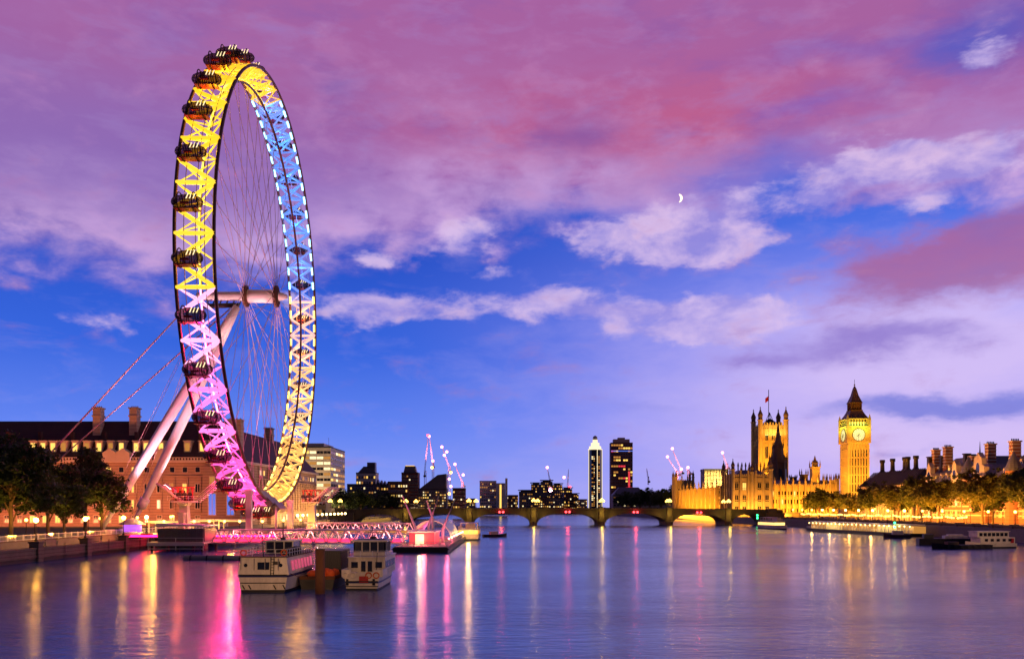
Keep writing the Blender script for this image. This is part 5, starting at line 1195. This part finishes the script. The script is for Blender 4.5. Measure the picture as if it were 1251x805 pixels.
# dark central spire
D = 735; xc = X(950.6, D)
r = T('central_spire', 'dark octagonal spire standing in front of the great square tower', 'tower', (xc, D, GZ))
mb = MB(); z0 = Z(598, D); mb.lathe(xc, D, [(9.5, GZ), (9.5, z0), (7.6, z0 + 1), (7.0, Z(566, D)), (7.6, Z(565, D)), (7.2, Z(562, D))], 8, .5, False)
for k in range(8): a = 2 * math.pi * (k + .5) / 8; mb.tube([(xc + 7.3 * math.cos(a), D + 7.3 * math.sin(a), z0), (xc + 7.0 * math.cos(a), D + 7.0 * math.sin(a), Z(563, D))], .6, 5)
sh = mb.build('drum', 'gothicd', r)
for k in range(8): a = 2 * math.pi * k / 8; c = Vector((xc + 6.6 * math.cos(a), D + 6.6 * math.sin(a), (z0 + Z(566, D)) / 2)); mb = MB(); nn = Vector((math.cos(a), math.sin(a), 0)); mb.obox(c, Vector((-nn.y, nn.x, 0)), nn, 1.1, .25, 6); mb.build('lancet', 'glass', sh)
mb = MB(); mb.lathe(xc, D, [(4.6, Z(563, D)), (4.0, Z(548, D)), (4.4, Z(547, D)), (2.6, Z(540, D)), (1.2, Z(528, D)), (.1, Z(513, D))], 8, .5, False)
for k in range(8): a = 2 * math.pi * (k + .5) / 8; pinn(mb, xc + 6.8 * math.cos(a), D + 6.8 * math.sin(a), Z(563, D), .55, 7); pinn(mb, xc + 4.0 * math.cos(a), D + 4.0 * math.sin(a), Z(547, D), .4, 5)
mb.build('spire', 'gothicd', r)
# ---------------------------------------------------------------- the clock tower
D = 600.0; xc, hw = X(1048.5, D), 6.55; yc = D + hw
r = T('clock_tower', 'tall golden clock tower with lit dials and a dark pointed roof', 'clock tower', (xc, yc, GZ))
zc = Z(531, D); zs = Z(543, D); zt = Z(521.5, D)
mb = MB(); mb.sq(xc, yc, [(hw + .8, GZ), (hw + .6, GZ + 5), (hw, GZ + 6), (hw, zs)])
for f in (.12, .22, .34, .46, .58, .70, .82, .93): z = GZ + (zs - GZ) * f; mb.box(xc - hw - .3, xc + hw + .3, yc - hw - .3, yc + hw + .3, z, z + .55)
for k in range(8):
    q = -hw + 2 * hw * k / 7; w = .75 if k in (0, 7) else .28
    mb.box(xc + q - w, xc + q + w, yc - hw - .55, yc - hw, GZ + 5, zs + .4); mb.box(xc - hw - .55, xc - hw, yc + q - w, yc + q + w, GZ + 5, zs + .4)
mb.build('shaft', 'gothic', r)
W = Wins(r, 'gothic')
for k in range(7):
    z = GZ + (zs - GZ) * (.17 + .118 * k)
    W.row((xc - hw, D), (xc + hw, D), z, 7, .62, 5.0, 0, proud=.06); W.row((xc - hw, D + 2 * hw), (xc - hw, D), z, 7, .62, 5.0, 0, proud=.06)
W.done(frame=False)
h2 = hw + .75
mb = MB(); mb.sq(xc, yc, [(hw, zs), (h2, zs + 1.6), (h2, zt - .6), (h2 + .5, zt), (h2 + .5, zt + .8), (hw, zt + .9)])
for a in (-1, 1):
    for b_ in (-1, 1): mb.sq(xc + a * h2, yc + b_ * h2, [(.7, zs + 1), (.7, zt + 4.6), (.85, zt + 4.7), (.1, zt + 8.5)])
for k in range(9): x = xc - h2 + 2 * h2 * (k + .5) / 9; mb.box(x - .25, x + .25, yc - h2 - .35, yc - h2, zs + 1.2, zs + 3); mb.box(x - .25, x + .25, yc - h2 - .35, yc - h2, zt - 1.8, zt - .6)
cs = mb.build('clock_stage', 'gothic', r)
def dial(c, t, n):
    k = Vector((0, 0, 1)); pt = lambda a, q, o: c + t * (q * math.sin(a)) + k * (q * math.cos(a)) + n * o
    mb = MB(); N = 40; vs = [pt(2 * math.pi * i / N, 4.0, .10) for i in range(N)] + [pt(2 * math.pi * i / N, 4.0, .30) for i in range(N)]
    mb.add(vs, [list(range(N, 2 * N)) if n.y > 0 else list(range(N, 2 * N))[::-1]] + [(i, (i + 1) % N, N + (i + 1) % N, N + i) for i in range(N)]); d = mb.build('clock_dial', 'clock', r)
    mb = MB()
    for q, w in ((4.1, .2), (2.9, .06), (1.5, .05)):
        for i in range(N): mb.tube([pt(2 * math.pi * i / N, q, .36), pt(2 * math.pi * (i + 1) / N, q, .36)], w, 4, False)
    for i in range(12): a = 2 * math.pi * i / 12; mb.tube([pt(a, 3.1, .36), pt(a, 3.8, .36)], .12, 4)
    for i in range(12): a = 2 * math.pi * (i + .5) / 12; mb.tube([pt(a, .3, .34), pt(a, 2.5, .34)], .035, 4)
    mb.build('dial_ring', 'iron', d)
    a = math.radians(232); mb = MB(); mb.tube([pt(a, -.5, .5), pt(a, 1.9, .5)], [.22, .14], 6); mb.build('hour_hand', 'iron', d)
    a = math.radians(250 - 22); a = math.radians(190); mb = MB(); mb.tube([pt(a, -.8, .58), pt(a, 3.1, .58)], [.16, .08], 6); mb.build('minute_hand', 'iron', d)
dial(Vector((xc, yc - h2, zc)), Vector((1, 0, 0)), Vector((0, -1, 0))); dial(Vector((xc - h2, yc, zc)), Vector((0, -1, 0)), Vector((-1, 0, 0)))
zb = Z(512.5, D)
mb = MB(); mb.box(xc - hw + 1, xc + hw - 1, yc - hw + 1, yc + hw - 1, zt + .9, zb); mb.build('belfry_core', 'belfry', r)
mb = MB()
for k in range(8):
    q = -hw + 2 * hw * k / 7; w = .42
    for b_ in (-1, 1): mb.box(xc + q - w, xc + q + w, yc + b_ * (hw - .3) - .3, yc + b_ * (hw - .3) + .3, zt + .9, zb); mb.box(xc + b_ * (hw - .3) - .3, xc + b_ * (hw - .3) + .3, yc + q - w, yc + q + w, zt + .9, zb)
mb.sq(xc, yc, [(hw, zb - 1.3), (hw, zb), (hw + .7, zb + .3), (hw + .7, zb + .9)]); mb.build('belfry_arcade', 'gothic', r)
z1, z2 = Z(501, D), Z(491, D)
mb = MB(); mb.sq(xc, yc, [(hw + .4, zb + .9), (hw - 1.2, zb + 3.4), (3.9, z1)]); 
rfo = mb.build('roof', 'spireroof', r)
for k in range(4): mb = MB(); x = xc - 4.2 + k * 2.8; mb.extr([(x - .5, yc - hw + .6, zb + 1.4), (x + .5, yc - hw + .6, zb + 1.4), (x, yc - hw + .6, zb + 3.2)], (0, 1.5, 0)); mb.build('dormer', 'gold', rfo)
mb = MB(); mb.box(xc - 2.9, xc + 2.9, yc - 2.9, yc + 2.9, z1, z2)
for k in range(5):
    q = -3.4 + 6.8 * k / 4
    for b_ in (-1, 1): mb.box(xc + q - .25, xc + q + .25, yc + b_ * 3.3 - .25, yc + b_ * 3.3 + .25, z1, z2); mb.box(xc + b_ * 3.3 - .25, xc + b_ * 3.3 + .25, yc + q - .25, yc + q + .25, z1, z2)
mb.sq(xc, yc, [(3.9, z2 - .3), (4.1, z2 + .2)]); mb.sq(xc, yc, [(4.0, z1 - .3), (4.1, z1 + .5)]); mb.build('lantern', 'rust', r)
mb = MB(); mb.sq(xc, yc, [(3.8, z2 + .2), (2.0, z2 + 5), (1.0, z2 + 9.5), (.25, Z(470, D))]); mb.tube([(xc, yc, Z(471, D)), (xc, yc, Z(462, D))], .14, 5); mb.ball((xc, yc, Z(468.5, D)), .55, 8, 5); mb.build('spire', 'spireroof', r)
for z, p in ((18, 230000), (34, 290000), (48, 300000)):
    light('SPOT', (xc - 22, D - 45, 6), (1, .40, .025), p, 1.0, target=(xc, D, z), spot=42); 
light('SPOT', (xc - 40, D + 4, 8), (1, .36, .02), 70000, 1.0, target=(xc - hw, D + 6, 34), spot=60)
light('SPOT', (xc - 6, D - 24, 40), (1, .48, .04), 20000, .6, target=(xc, D, 56), spot=50)
light('AREA', (xc, D - 6, zt - 3), (.8, .9, .08), 2200, sx=12, sy=1, target=(xc, D, zt + 3)); light('AREA', (xc - hw - 6, yc, zt - 3), (.8, .9, .08), 2200, sx=12, sy=1, target=(xc - hw, yc, zt + 3))
# ---------------------------------------------------------------- right bank blocks
r = T('parliamentary_block', 'dark roofed block with tall black chimneys between the clock tower and the banded brick block', 'building', (209, 492, GZ))
mb = MB(); mb.box(207, 250, 466, 536, GZ, 22.5)
for k in range(23): y = 466 + k * 3.1; mb.box(206.2, 207, y - .45, y + .45, GZ, 22.8)
for k in range(14): x = 207 + k * 3.2; mb.box(x - .45, x + .45, 465.2, 466, GZ, 22.8)
mb.build('wall', 'trim', r)
mb = MB(); mb.hip(206, 251, 465, 537, 22.8, 31.0, 9, 9)
for k in range(29): y = 467 + k * 2.35; mb.extr([(206.0, y, 22.9), (206.0, y + .5, 22.9), (214.6, y + .5, 31.0), (214.6, y, 31.0)], (-.25, 0, .3))
mb.build('roof', 'iron', r)
for px, D in ((1078, 526), (1090.5, 512), (1105.5, 496), (1109, 492), (1119, 482)):
    mb = MB(); y = D; x = 216; px_x = X(px, D); mb.lathe(px_x, y, [(3.6, 28), (2.6, 30.5), (1.25, 32), (1.1, 36.5), (1.5, 36.8), (1.5, 38.4)], 10); mb.build('chimney', 'iron', r)
W = Wins(r)
for z in (8, 12.5, 17): W.row((207, 536), (207, 466), z, 22, 1.7, 3, .35)
W.done()
r = T('banded_block', 'red brick block banded in white with striped chimneys and gables above the right trees', 'building', (210, 400, GZ))
mb = MB(); mb.box(209, 255, 330, 392, GZ, 23); mb.box(206, 250, 392, 412, GZ, 24); mb.box(209, 255, 412, 458, GZ, 22.5); mb.build('wall', 'brick', r)
mb = MB()
for k in range(9): z = 7 + k * 2.0; mb.box(208.85, 255.2, 329.85, 392, z, z + .55); mb.box(205.85, 250, 391.85, 412.2, z, z + .55); mb.box(208.85, 255.2, 412, 458.2, z, z + .55)
mb.box(208.5, 255.5, 329.5, 392, 23, 23.7); mb.box(208.5, 255.5, 412, 458.5, 22.5, 23.2); mb.box(205.5, 250, 391.5, 412.5, 24, 24.7); mb.build('stone_bands', 'trim', r)
mb = MB(); mb.hip(208.4, 256, 329, 393, 23.7, 36.5, 13, 13); mb.hip(208.4, 256, 411, 459, 23.2, 35, 12, 12); mb.hip(205.6, 250, 391, 413, 24.7, 30, 8, 8); mb.build('roof', 'slate', r)
for k in range(22):
    y = 333 + k * 5.7
    if 388 < y < 414: continue
    for lv, zz in ((0, 25.5), (1, 29.3)):
        x = 210.2 + lv * 4.0; mb = MB(); mb.box(x, x + 3, y - .8, y + .8, zz - 1, zz + 1.2); mb.extr([(x - .2, y - 1.0, zz + 1.2), (x - .2, y + 1.0, zz + 1.2), (x - .2, y, zz + 2.2)], (3, 0, 0)); d = mb.build('dormer', 'trim', r)
        mb = MB(); mb.box(x - .06, x, y - .5, y + .5, zz - .6, zz + .9); mb.build('window', 'win1' if (k + lv) % 4 == 0 else 'glass', d)
for D_, z0 in ((401, 24.7), (424, 22.5), (450, 22.5), (360, 23)):
    mb = MB(); x = 207.4 if D_ == 401 else 208.2
    w = 5.6 if D_ == 401 else 3.4
    mb.extr([(x, D_ - w, z0), (x, D_ + w, z0), (x, D_ + w, z0 + 4), (x, D_ + w * .62, z0 + 5), (x, D_ + w * .55, z0 + 8), (x, D_, z0 + 10.5), (x, D_ - w * .55, z0 + 8), (x, D_ - w * .62, z0 + 5), (x, D_ - w, z0 + 4)], (2.2, 0, 0)); g_ = mb.build('gable', 'trim', r)
    mb = MB(); mb.extr([(x - .06, D_ + 1.4 * math.cos(a * math.pi / 8), z0 + 4 + 2 * math.sin(a * math.pi / 8)) for a in range(9)] + [(x - .06, D_ - 1.4, z0 + 1.5), (x - .06, D_ + 1.4, z0 + 1.5)], (.05, 0, 0)); mb.build('arched_window', 'glass', g_)
    if D_ in (401, 360): mb = MB(); mb.tube([(x + 1, D_, z0 + 10), (x + 1, D_, z0 + 15.5)], [.35, .06], 6); mb.build('finial', 'iron', g_)
for px, D_, w, zt_ in ((1143.5, 456, 1.6, 39.4), (1158, 446, 1.8, 40.2), (1210, 407, 1.8, 39), (1240, 387, 1.8, 38.8), (1189, 426, 1.4, 34.5), (1264, 372, 2.0, 38.5)):
    x = X(px, D_); mb = MB(); mb.box(x - w, x + w, D_ - 1.5, D_ + 1.5, 25, zt_ + .4); c = mb.build('chimney', 'brick', r)
    mb = MB()
    for k in range(6): z = zt_ - 1.2 - k * 1.5; mb.box(x - w - .08, x + w + .08, D_ - 1.58, D_ + 1.58, z, z + .5)
    mb.box(x - w - .35, x + w + .35, D_ - 1.85, D_ + 1.85, zt_, zt_ + .6); mb.build('stone_band', 'trim', c)
    mb = MB()
    for k in range(5): mb.lathe(x - w + 2 * w * (k + .5) / 5, D_, [(.3, zt_ + .6), (.25, zt_ + 1.5)], 6)
    mb.build('chimney_pots', 'iron', c)
for px, D_ in ((1136.5, 458), (1152, 449), (1181, 430)):
    x = X(px, D_); mb = MB(); mb.box(x - 1.3, x + 1.3, D_ - 1, D_ + 1, 25, 36); mb.box(x - 1.6, x + 1.6, D_ - 1.3, D_ + 1.3, 36, 36.5); mb.build('dark_chimney', 'iron', r)
for x, y in ((209, 412), (208, 330.0), (209, 375)):
    mb = MB(); mb.lathe(x, y, [(3.2, GZ), (3.2, 26.0)], 12, 0, False); t_ = mb.build('corner_turret', 'brick', r); mb = MB(); mb.lathe(x, y, [(3.7, 26.0), (2.4, 29.5), (.2, 34)], 12, 0, False); mb.build('cone_roof', 'slate', t_)
W = Wins(r)
for z in (8, 13, 18.5): W.row((209, 392), (209, 330), z, 14, 1.7, 2.8, .4); W.row((209, 458), (209, 412), z, 10, 1.7, 2.8, .4)
W.done()
# ---------------------------------------------------------------- right embankment: wall, trees, lamps
r = T('river_wall', 'dark embankment wall along the right bank below the lit trees', 'wall', (161, 400, 0))
mb = MB(); mb.box(160.5, 162, -500, 545, -3.8, 4.6); mb.box(160.2, 162.2, -500, 545, 4.6, 5.0); mb.box(160.3, 160.5, -500, 545, 2.0, 2.3)
for k in range(26): mb.box(159.9, 162.3, 240 + k * 12, 241.6 + k * 12, -3.8, 5.3)
mb.build('parapet', 'wall', r)
RG = 'plane trees along the right embankment'
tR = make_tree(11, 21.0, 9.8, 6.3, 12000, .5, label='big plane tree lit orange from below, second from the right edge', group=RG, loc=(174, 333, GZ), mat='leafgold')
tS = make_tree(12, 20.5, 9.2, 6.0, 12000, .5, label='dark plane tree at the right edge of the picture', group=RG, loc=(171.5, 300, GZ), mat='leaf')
rows_ = [(tR, 171.5, 362, 'orange lit plane tree third from the right edge, below the banded gable', .98), (tS, 173, 384, 'plane tree left of the orange pair, in front of the banded block', .95), (tR, 176, 410, 'plane tree with a dark left side below the striped chimneys', .98), (tS, 170, 428, 'low plane tree below the last black chimney', .90),
         (tR, 174, 455, 'plane tree in front of the dark roofed block, nearer one', .66), (tS, 178, 478, 'plane tree in front of the dark roofed block, farther one', .66), (tR, 183, 505, 'tree just right of the foot of the clock tower', .82), (tS, 176, 516, 'dark loose tree left of the foot of the clock tower', .86), (tR, 184, 540, 'smaller tree left of the clock tower and behind the dark loose one', .7)]
for k, (t_, x, y, lab, sc) in enumerate(rows_): dup(t_, (x, y, GZ), lab, k * 1.3, (sc * (1.08, .9, 1.12, .95, 1.0)[k % 5], sc, sc * (.94, 1.06, .9, 1.02)[k % 4]))
for k, (x, y) in enumerate(((186, 320), (187, 350), (186, 400), (187, 440))): dup(tS, (x, y, GZ), '%s tree of the row behind the embankment trees, counting away from the camera' % ORD[k], k * 1.9 + .4, (.8, .8, .74))
for k in range(15):
    y = 292 + k * 16.5; globe_lamp((163.2, y, 5.05), '%s globe lamp along the right river wall, counting away from the right edge' % ORD[k], 4.0, 'globe lamps on the right river wall', mat='walllamp' if 5 <= k <= 11 else 'lamp', rad=.48)
    pass
for k in range(9):
    y = 305 + k * 25; globe_lamp((193.5, y, GZ), '%s street lamp under the trees across the embankment road, counting away from the right edge' % ORD[k], 5.5, 'street lamps across the embankment road', 'lampfar', .45)
    light('SPOT', (190, y + 6, 10.0), (1, .36, .04), 36000, .5, target=(209, y + 6, 12), spot=120)
light('AREA', (163.6, 425, 5.6), (1, .35, .025), 280000, sx=260, sy=1.0, target=(172, 425, 9.6))
r = T('trail_bulbs', 'row of glowing bulbs added in place of a bus light trail, right embankment', 'light trail', (159, 400, 5))  # bulbs and poles added to stand for the streak of passing bus lights
pts = []
for k in range(121):
    y = 322 + k * 1.5; pts.append((162.5 - (y - 322) * .012, y, 7.6 - .45 * math.sin(math.pi * ((k % 10) / 10))))
mb = MB(); mb.tube(pts, .05, 4, False); mb.build('cable', 'iron', r)
for k in range(13): mb = MB(); p = pts[min(120, k * 10)]; mb.tube([(p[0], p[1], 5.0), (p[0], p[1], 7.7)], .07, 5); mb.build('pole', 'iron', r)
for k in range(100): mb = MB(); p = pts[int(k * 1.2)]; mb.ball((p[0], p[1], p[2] - .2), .38, 6, 4); mb.build('bulb', 'shop' if k % 2 else 'lampfar', r)
# right-hand pier and its boats
r = T('landing_pier', 'long landing pier with lit halls on a dark pontoon below the clock tower', 'pier', (140, 372, 0))
A, B = Vector((X(985, 415), 415, 0)), Vector((X(1113, 330), 330, 0)); t = (B - A).normalized(); nn = Vector((t.y, -t.x, 0)); L = (B - A).length; mid = (A + B) / 2
mb = MB(); mb.obox(mid - nn * 4 + Vector((0, 0, .3)), t, nn, L / 2, 4, .9); mb.build('pontoon', 'boatblack', r)
mb = MB(); mb.obox(mid - nn * 4 + Vector((0, 0, 4.3)), t, nn, L / 2 - 3, 3.4, .18)
for k in range(30): c = A + t * (3 + (L - 6) * k / 29); mb.obox(c - nn * .9 + Vector((0, 0, 2.7)), t, nn, .09, .09, 1.5)
mb.build('canopy', 'white', r)
for k in range(6):
    mb = MB(); c = A + t * (L * (k + .5) / 6) - nn * 4.3; mb.obox(c + Vector((0, 0, 2.5)), t, nn, L / 15, 2.4, 1.25); mb.build('lit_hall', ('win3', 'hallglow', 'win3', 'win3', 'hallglow', 'win3')[k], r)
mb = MB()
for q in (1.8, 2.2): mb.obox(mid - nn * .3 + Vector((0, 0, q)), t, nn, L / 2, .05, .05)
for k in range(60): c = A + t * (L * k / 59) - nn * .3; mb.obox(c + Vector((0, 0, 1.7)), t, nn, .05, .05, .5)
mb.build('railing', 'white', r)
for k in range(24): mb = MB(); c = A + t * (L * (k + .5) / 24) - nn * .6; mb.ball((c.x, c.y, 3.7), .22, 6, 4); mb.build('pier_lamp', 'lampwhite', r)
for z in (0, 1): mb = MB(); mb.ball((X(1093, 340), 340, 3.4 + z * 1.6), .42, 8, 5); mb.build('signal_lamp', 'greenlamp', r)
for k in range(5): c = A + t * (L * (k + .5) / 5) + nn * 1.5; light('POINT', (c.x, c.y, 3.2), (1, .55, .14), 500, .4)
cb = cruise((131.5, 455, 0), math.radians(8), 28, 6.5, 'white tour boat with pale decks at the left end of the landing pier', 'shop'); cb.rotation_euler.z = math.radians(188); cb.location = (128.5, 462, 0)
r2 = cruise((126.5, 470, 0), 0, 18, 5.5, 'tour boat with a red top deck moored in front of the landing pier', 'winred', True); r2.location = (X(945, 452), 470, 0); r2.rotation_euler.z = math.radians(196)
r = T('signal_post', 'green signal lights on a post below the bridge near the right bank', 'signal', (X(925, 520), 520, 0))
mb = MB(); mb.tube([(X(925, 520), 520, -3.8), (X(925, 520), 520, 6.2)], .3, 6); mb.build('post', 'iron', r)
for z in (4.6, 6.2): mb = MB(); mb.ball((X(925, 520), 519.5, z), .55, 8, 5); mb.build('signal_lamp', 'greenlamp', r)
# moored barges and the white boat near the right edge
r = T('work_barge', 'black moored barge with white hold cover, left of the white two deck boat', 'barge', (X(1121, 262), 262, 0), rz=math.radians(-102))
mb = MB(); hull(mb, 20, 5.0, 1.9, bow=.25, sheer=.25); mb.build('hull', 'boatblack', r, local=True)
mb = MB(); mb.box(-1.8, 1.8, 7, 13, 1.85, 2.7); mb.box(-1.2, 1.2, 8, 12, 2.7, 3.1); mb.build('hold_cover', 'boatwhite', r, local=True)
mb = MB(); mb.box(-1.4, 1.4, 1.5, 4, 1.85, 3.1); mb.build('deckhouse', 'boatblack', r, local=True)
r = T('house_boat', 'white two deck boat with dark windows moored near the right edge', 'boat', (X(1236, 243), 243, 0), rz=math.radians(97))
mb = MB(); hull(mb, 13.5, 4.8, 1.25, bow=.3, bands=[(0, 0), (.3, 1), (1.0, 1)]); mb.build('hull', ['boatblack', 'boatwhite'], r, local=True)
mb = MB(); mb.box(-2.1, 2.1, .6, 10.5, 1.2, 2.9); mb.box(-1.9, 1.9, 2.2, 11.2, 2.9, 4.4); mb.box(-2.1, 2.1, 1.9, 11.4, 4.4, 4.55); cab = mb.build('cabin', 'boatwhite', r, local=True)
for k in range(7): mb = MB(); mb.box(-1.96, -1.88, 2.6 + k * 1.2, 3.5 + k * 1.2, 3.2, 4.1); mb.build('window', 'glass', cab, local=True)
for k in range(5): mb = MB(); mb.box(-2.16, -2.08, 1.6 + k * 1.7, 2.5 + k * 1.7, 1.8, 2.5); mb.build('lower_window', 'glass', cab, local=True)
mb = MB(); mb.box(-2.15, -2.08, .9, 1.9, 1.4, 2.6); mb.build('red_panel', 'redpaint', cab, local=True)
r = T('work_barge', 'low dark barge with tyres lying in front of the white boat near the right edge', 'barge', (X(1211, 236), 237, 0), rz=math.radians(96))
mb = MB(); hull(mb, 16, 3.4, 1.1, bow=.3); mb.build('hull', 'boatblack', r, local=True)
for k in range(7): mb = MB(); mb.tube([(-1.75, 1.5 + k * 1.8, .7), (-1.9, 1.5 + k * 1.8, .7)], .42, 10); mb.build('tyre', 'boatblack', r, local=True)
mb = MB(); mb.box(-.9, .9, 9, 12, 1.05, 1.9); mb.build('hatch', 'wood', r, local=True)
light('SPOT', (122, 214, 9), (1, .55, .3), 9000, 1.5, target=(128, 241, 2.5), spot=60)
r = T('motor_launch', 'small dark launch moored at the right end of the landing pier', 'boat', (X(1112, 318), 318, 0), rz=math.radians(80))
mb = MB(); hull(mb, 9, 2.8, 1.2); mb.build('hull', 'boatblack', r, local=True); mb = MB(); mb.box(-1, 1, 2.5, 6, 1.1, 2.6); mb.build('cabin', 'boatwhite', r, local=True)
# ---------------------------------------------------------------- woods
for k in range(9): dup(tB, (-113 - (k % 2) * 6, 596 + k * 38, 3.6), '%s dark tree of the row beyond the left end of the bridge, counting away' % ORD[k], k * 1.1, (1.25, 1.25, 1.08 if k else .95))
for k in range(12): dup(tB, (160 + (k % 2) * 7 - k * .4, 884 + k * 38, GZ), '%s dark tree of the wood left of the palace, counting away from the camera' % ORD[k], k * 1.7, (1.5, 1.5, 1.45 + .1 * math.sin(k * 2)))
# ---------------------------------------------------------------- people on the left promenade
def person(label, loc, rz, mat, step):
    r = T('person', label, 'person', loc, 'people on the left promenade', rz)
    me = bpy.data.meshes.new('body'); s_ = .22 * step
    V = [(0, 0, .95), (0, 0, 1.15), (0, 0, 1.38), (0, .01, 1.50), (0, .02, 1.60), (0, .03, 1.72), (.18, 0, 1.40), (.25, .03, 1.14), (.24, .14, .90), (-.18, 0, 1.40), (-.25, -.03, 1.14), (-.24, -.08, .90), (.09, 0, .88), (.10, s_ * .8, .48), (.10, s_ * .9, .09), (.10, s_ * .9 + .16, .05), (-.09, 0, .88), (-.10, -s_ * .4, .48), (-.10, -s_ * 1.2, .11), (-.10, -s_ * 1.2 + .15, .05)]
    Ed = [(0, 1), (1, 2), (2, 3), (3, 4), (4, 5), (2, 6), (6, 7), (7, 8), (2, 9), (9, 10), (10, 11), (0, 12), (12, 13), (13, 14), (14, 15), (0, 16), (16, 17), (17, 18), (18, 19)]
    me.from_pydata(V, Ed, []); o = bpy.data.objects.new('body', me); S.collection.objects.link(o); o.parent = r; me.materials.append(MT[mat])
    o.modifiers.new('Skin', 'SKIN'); R_ = [.15, .14, .16, .06, .09, .09, .07, .05, .035, .07, .05, .035, .09, .065, .045, .04, .09, .065, .045, .04]
    if not me.skin_vertices: return r
    for i, q in enumerate(R_): me.skin_vertices[0].data[i].radius = (q, q * .8 if i < 3 else q)
    me.skin_vertices[0].data[0].use_root = True
    o.modifiers.new('Subdivision', 'SUBSURF').levels = 1
    mb = MB(); mb.ball((0, .025, 1.665), (.10, .115, .125), 10, 8); mb.build('face', 'skin', r, local=True)
    mb = MB(); mb.ball((0, 0, 1.71), (.112, .118, .105), 10, 8); mb.build('hair', 'boatblack', r, local=True)
    return r
PP = [(-105.2, 187, 'dark clothed person standing behind the railing left of the smaller low tree'), (-105.0, 199, 'pale clothed person walking under the trees behind the railing'), (-105.4, 208, 'dark clothed person at the railing below the round dark tree'), (-105.1, 212, 'pale clothed person beside the dark one below the round dark tree'), (-105.3, 224, 'person in dark clothes near the slanting leg foot'), (-105.0, 231, 'person in pale clothes leaving towards the landing stage'), (-98.5, 190, 'dark clothed person on the lower ledge right of the first wall lamp'), (-99.0, 196, 'pale clothed person on the lower ledge between the first two wall lamps'), (-99.4, 210, 'dark clothed person on the lower ledge right of the second wall lamp'), (-99.0, 217, 'pale clothed person on the lower ledge before the third wall lamp')]
for k, (x, y, lab) in enumerate(PP): person(lab, (x, y, 3.6 if x < -104 else 2.2), k * 1.4, 'cloth' if k % 2 == 0 else 'cloth2', (-1) ** k * (.5 + .2 * k))
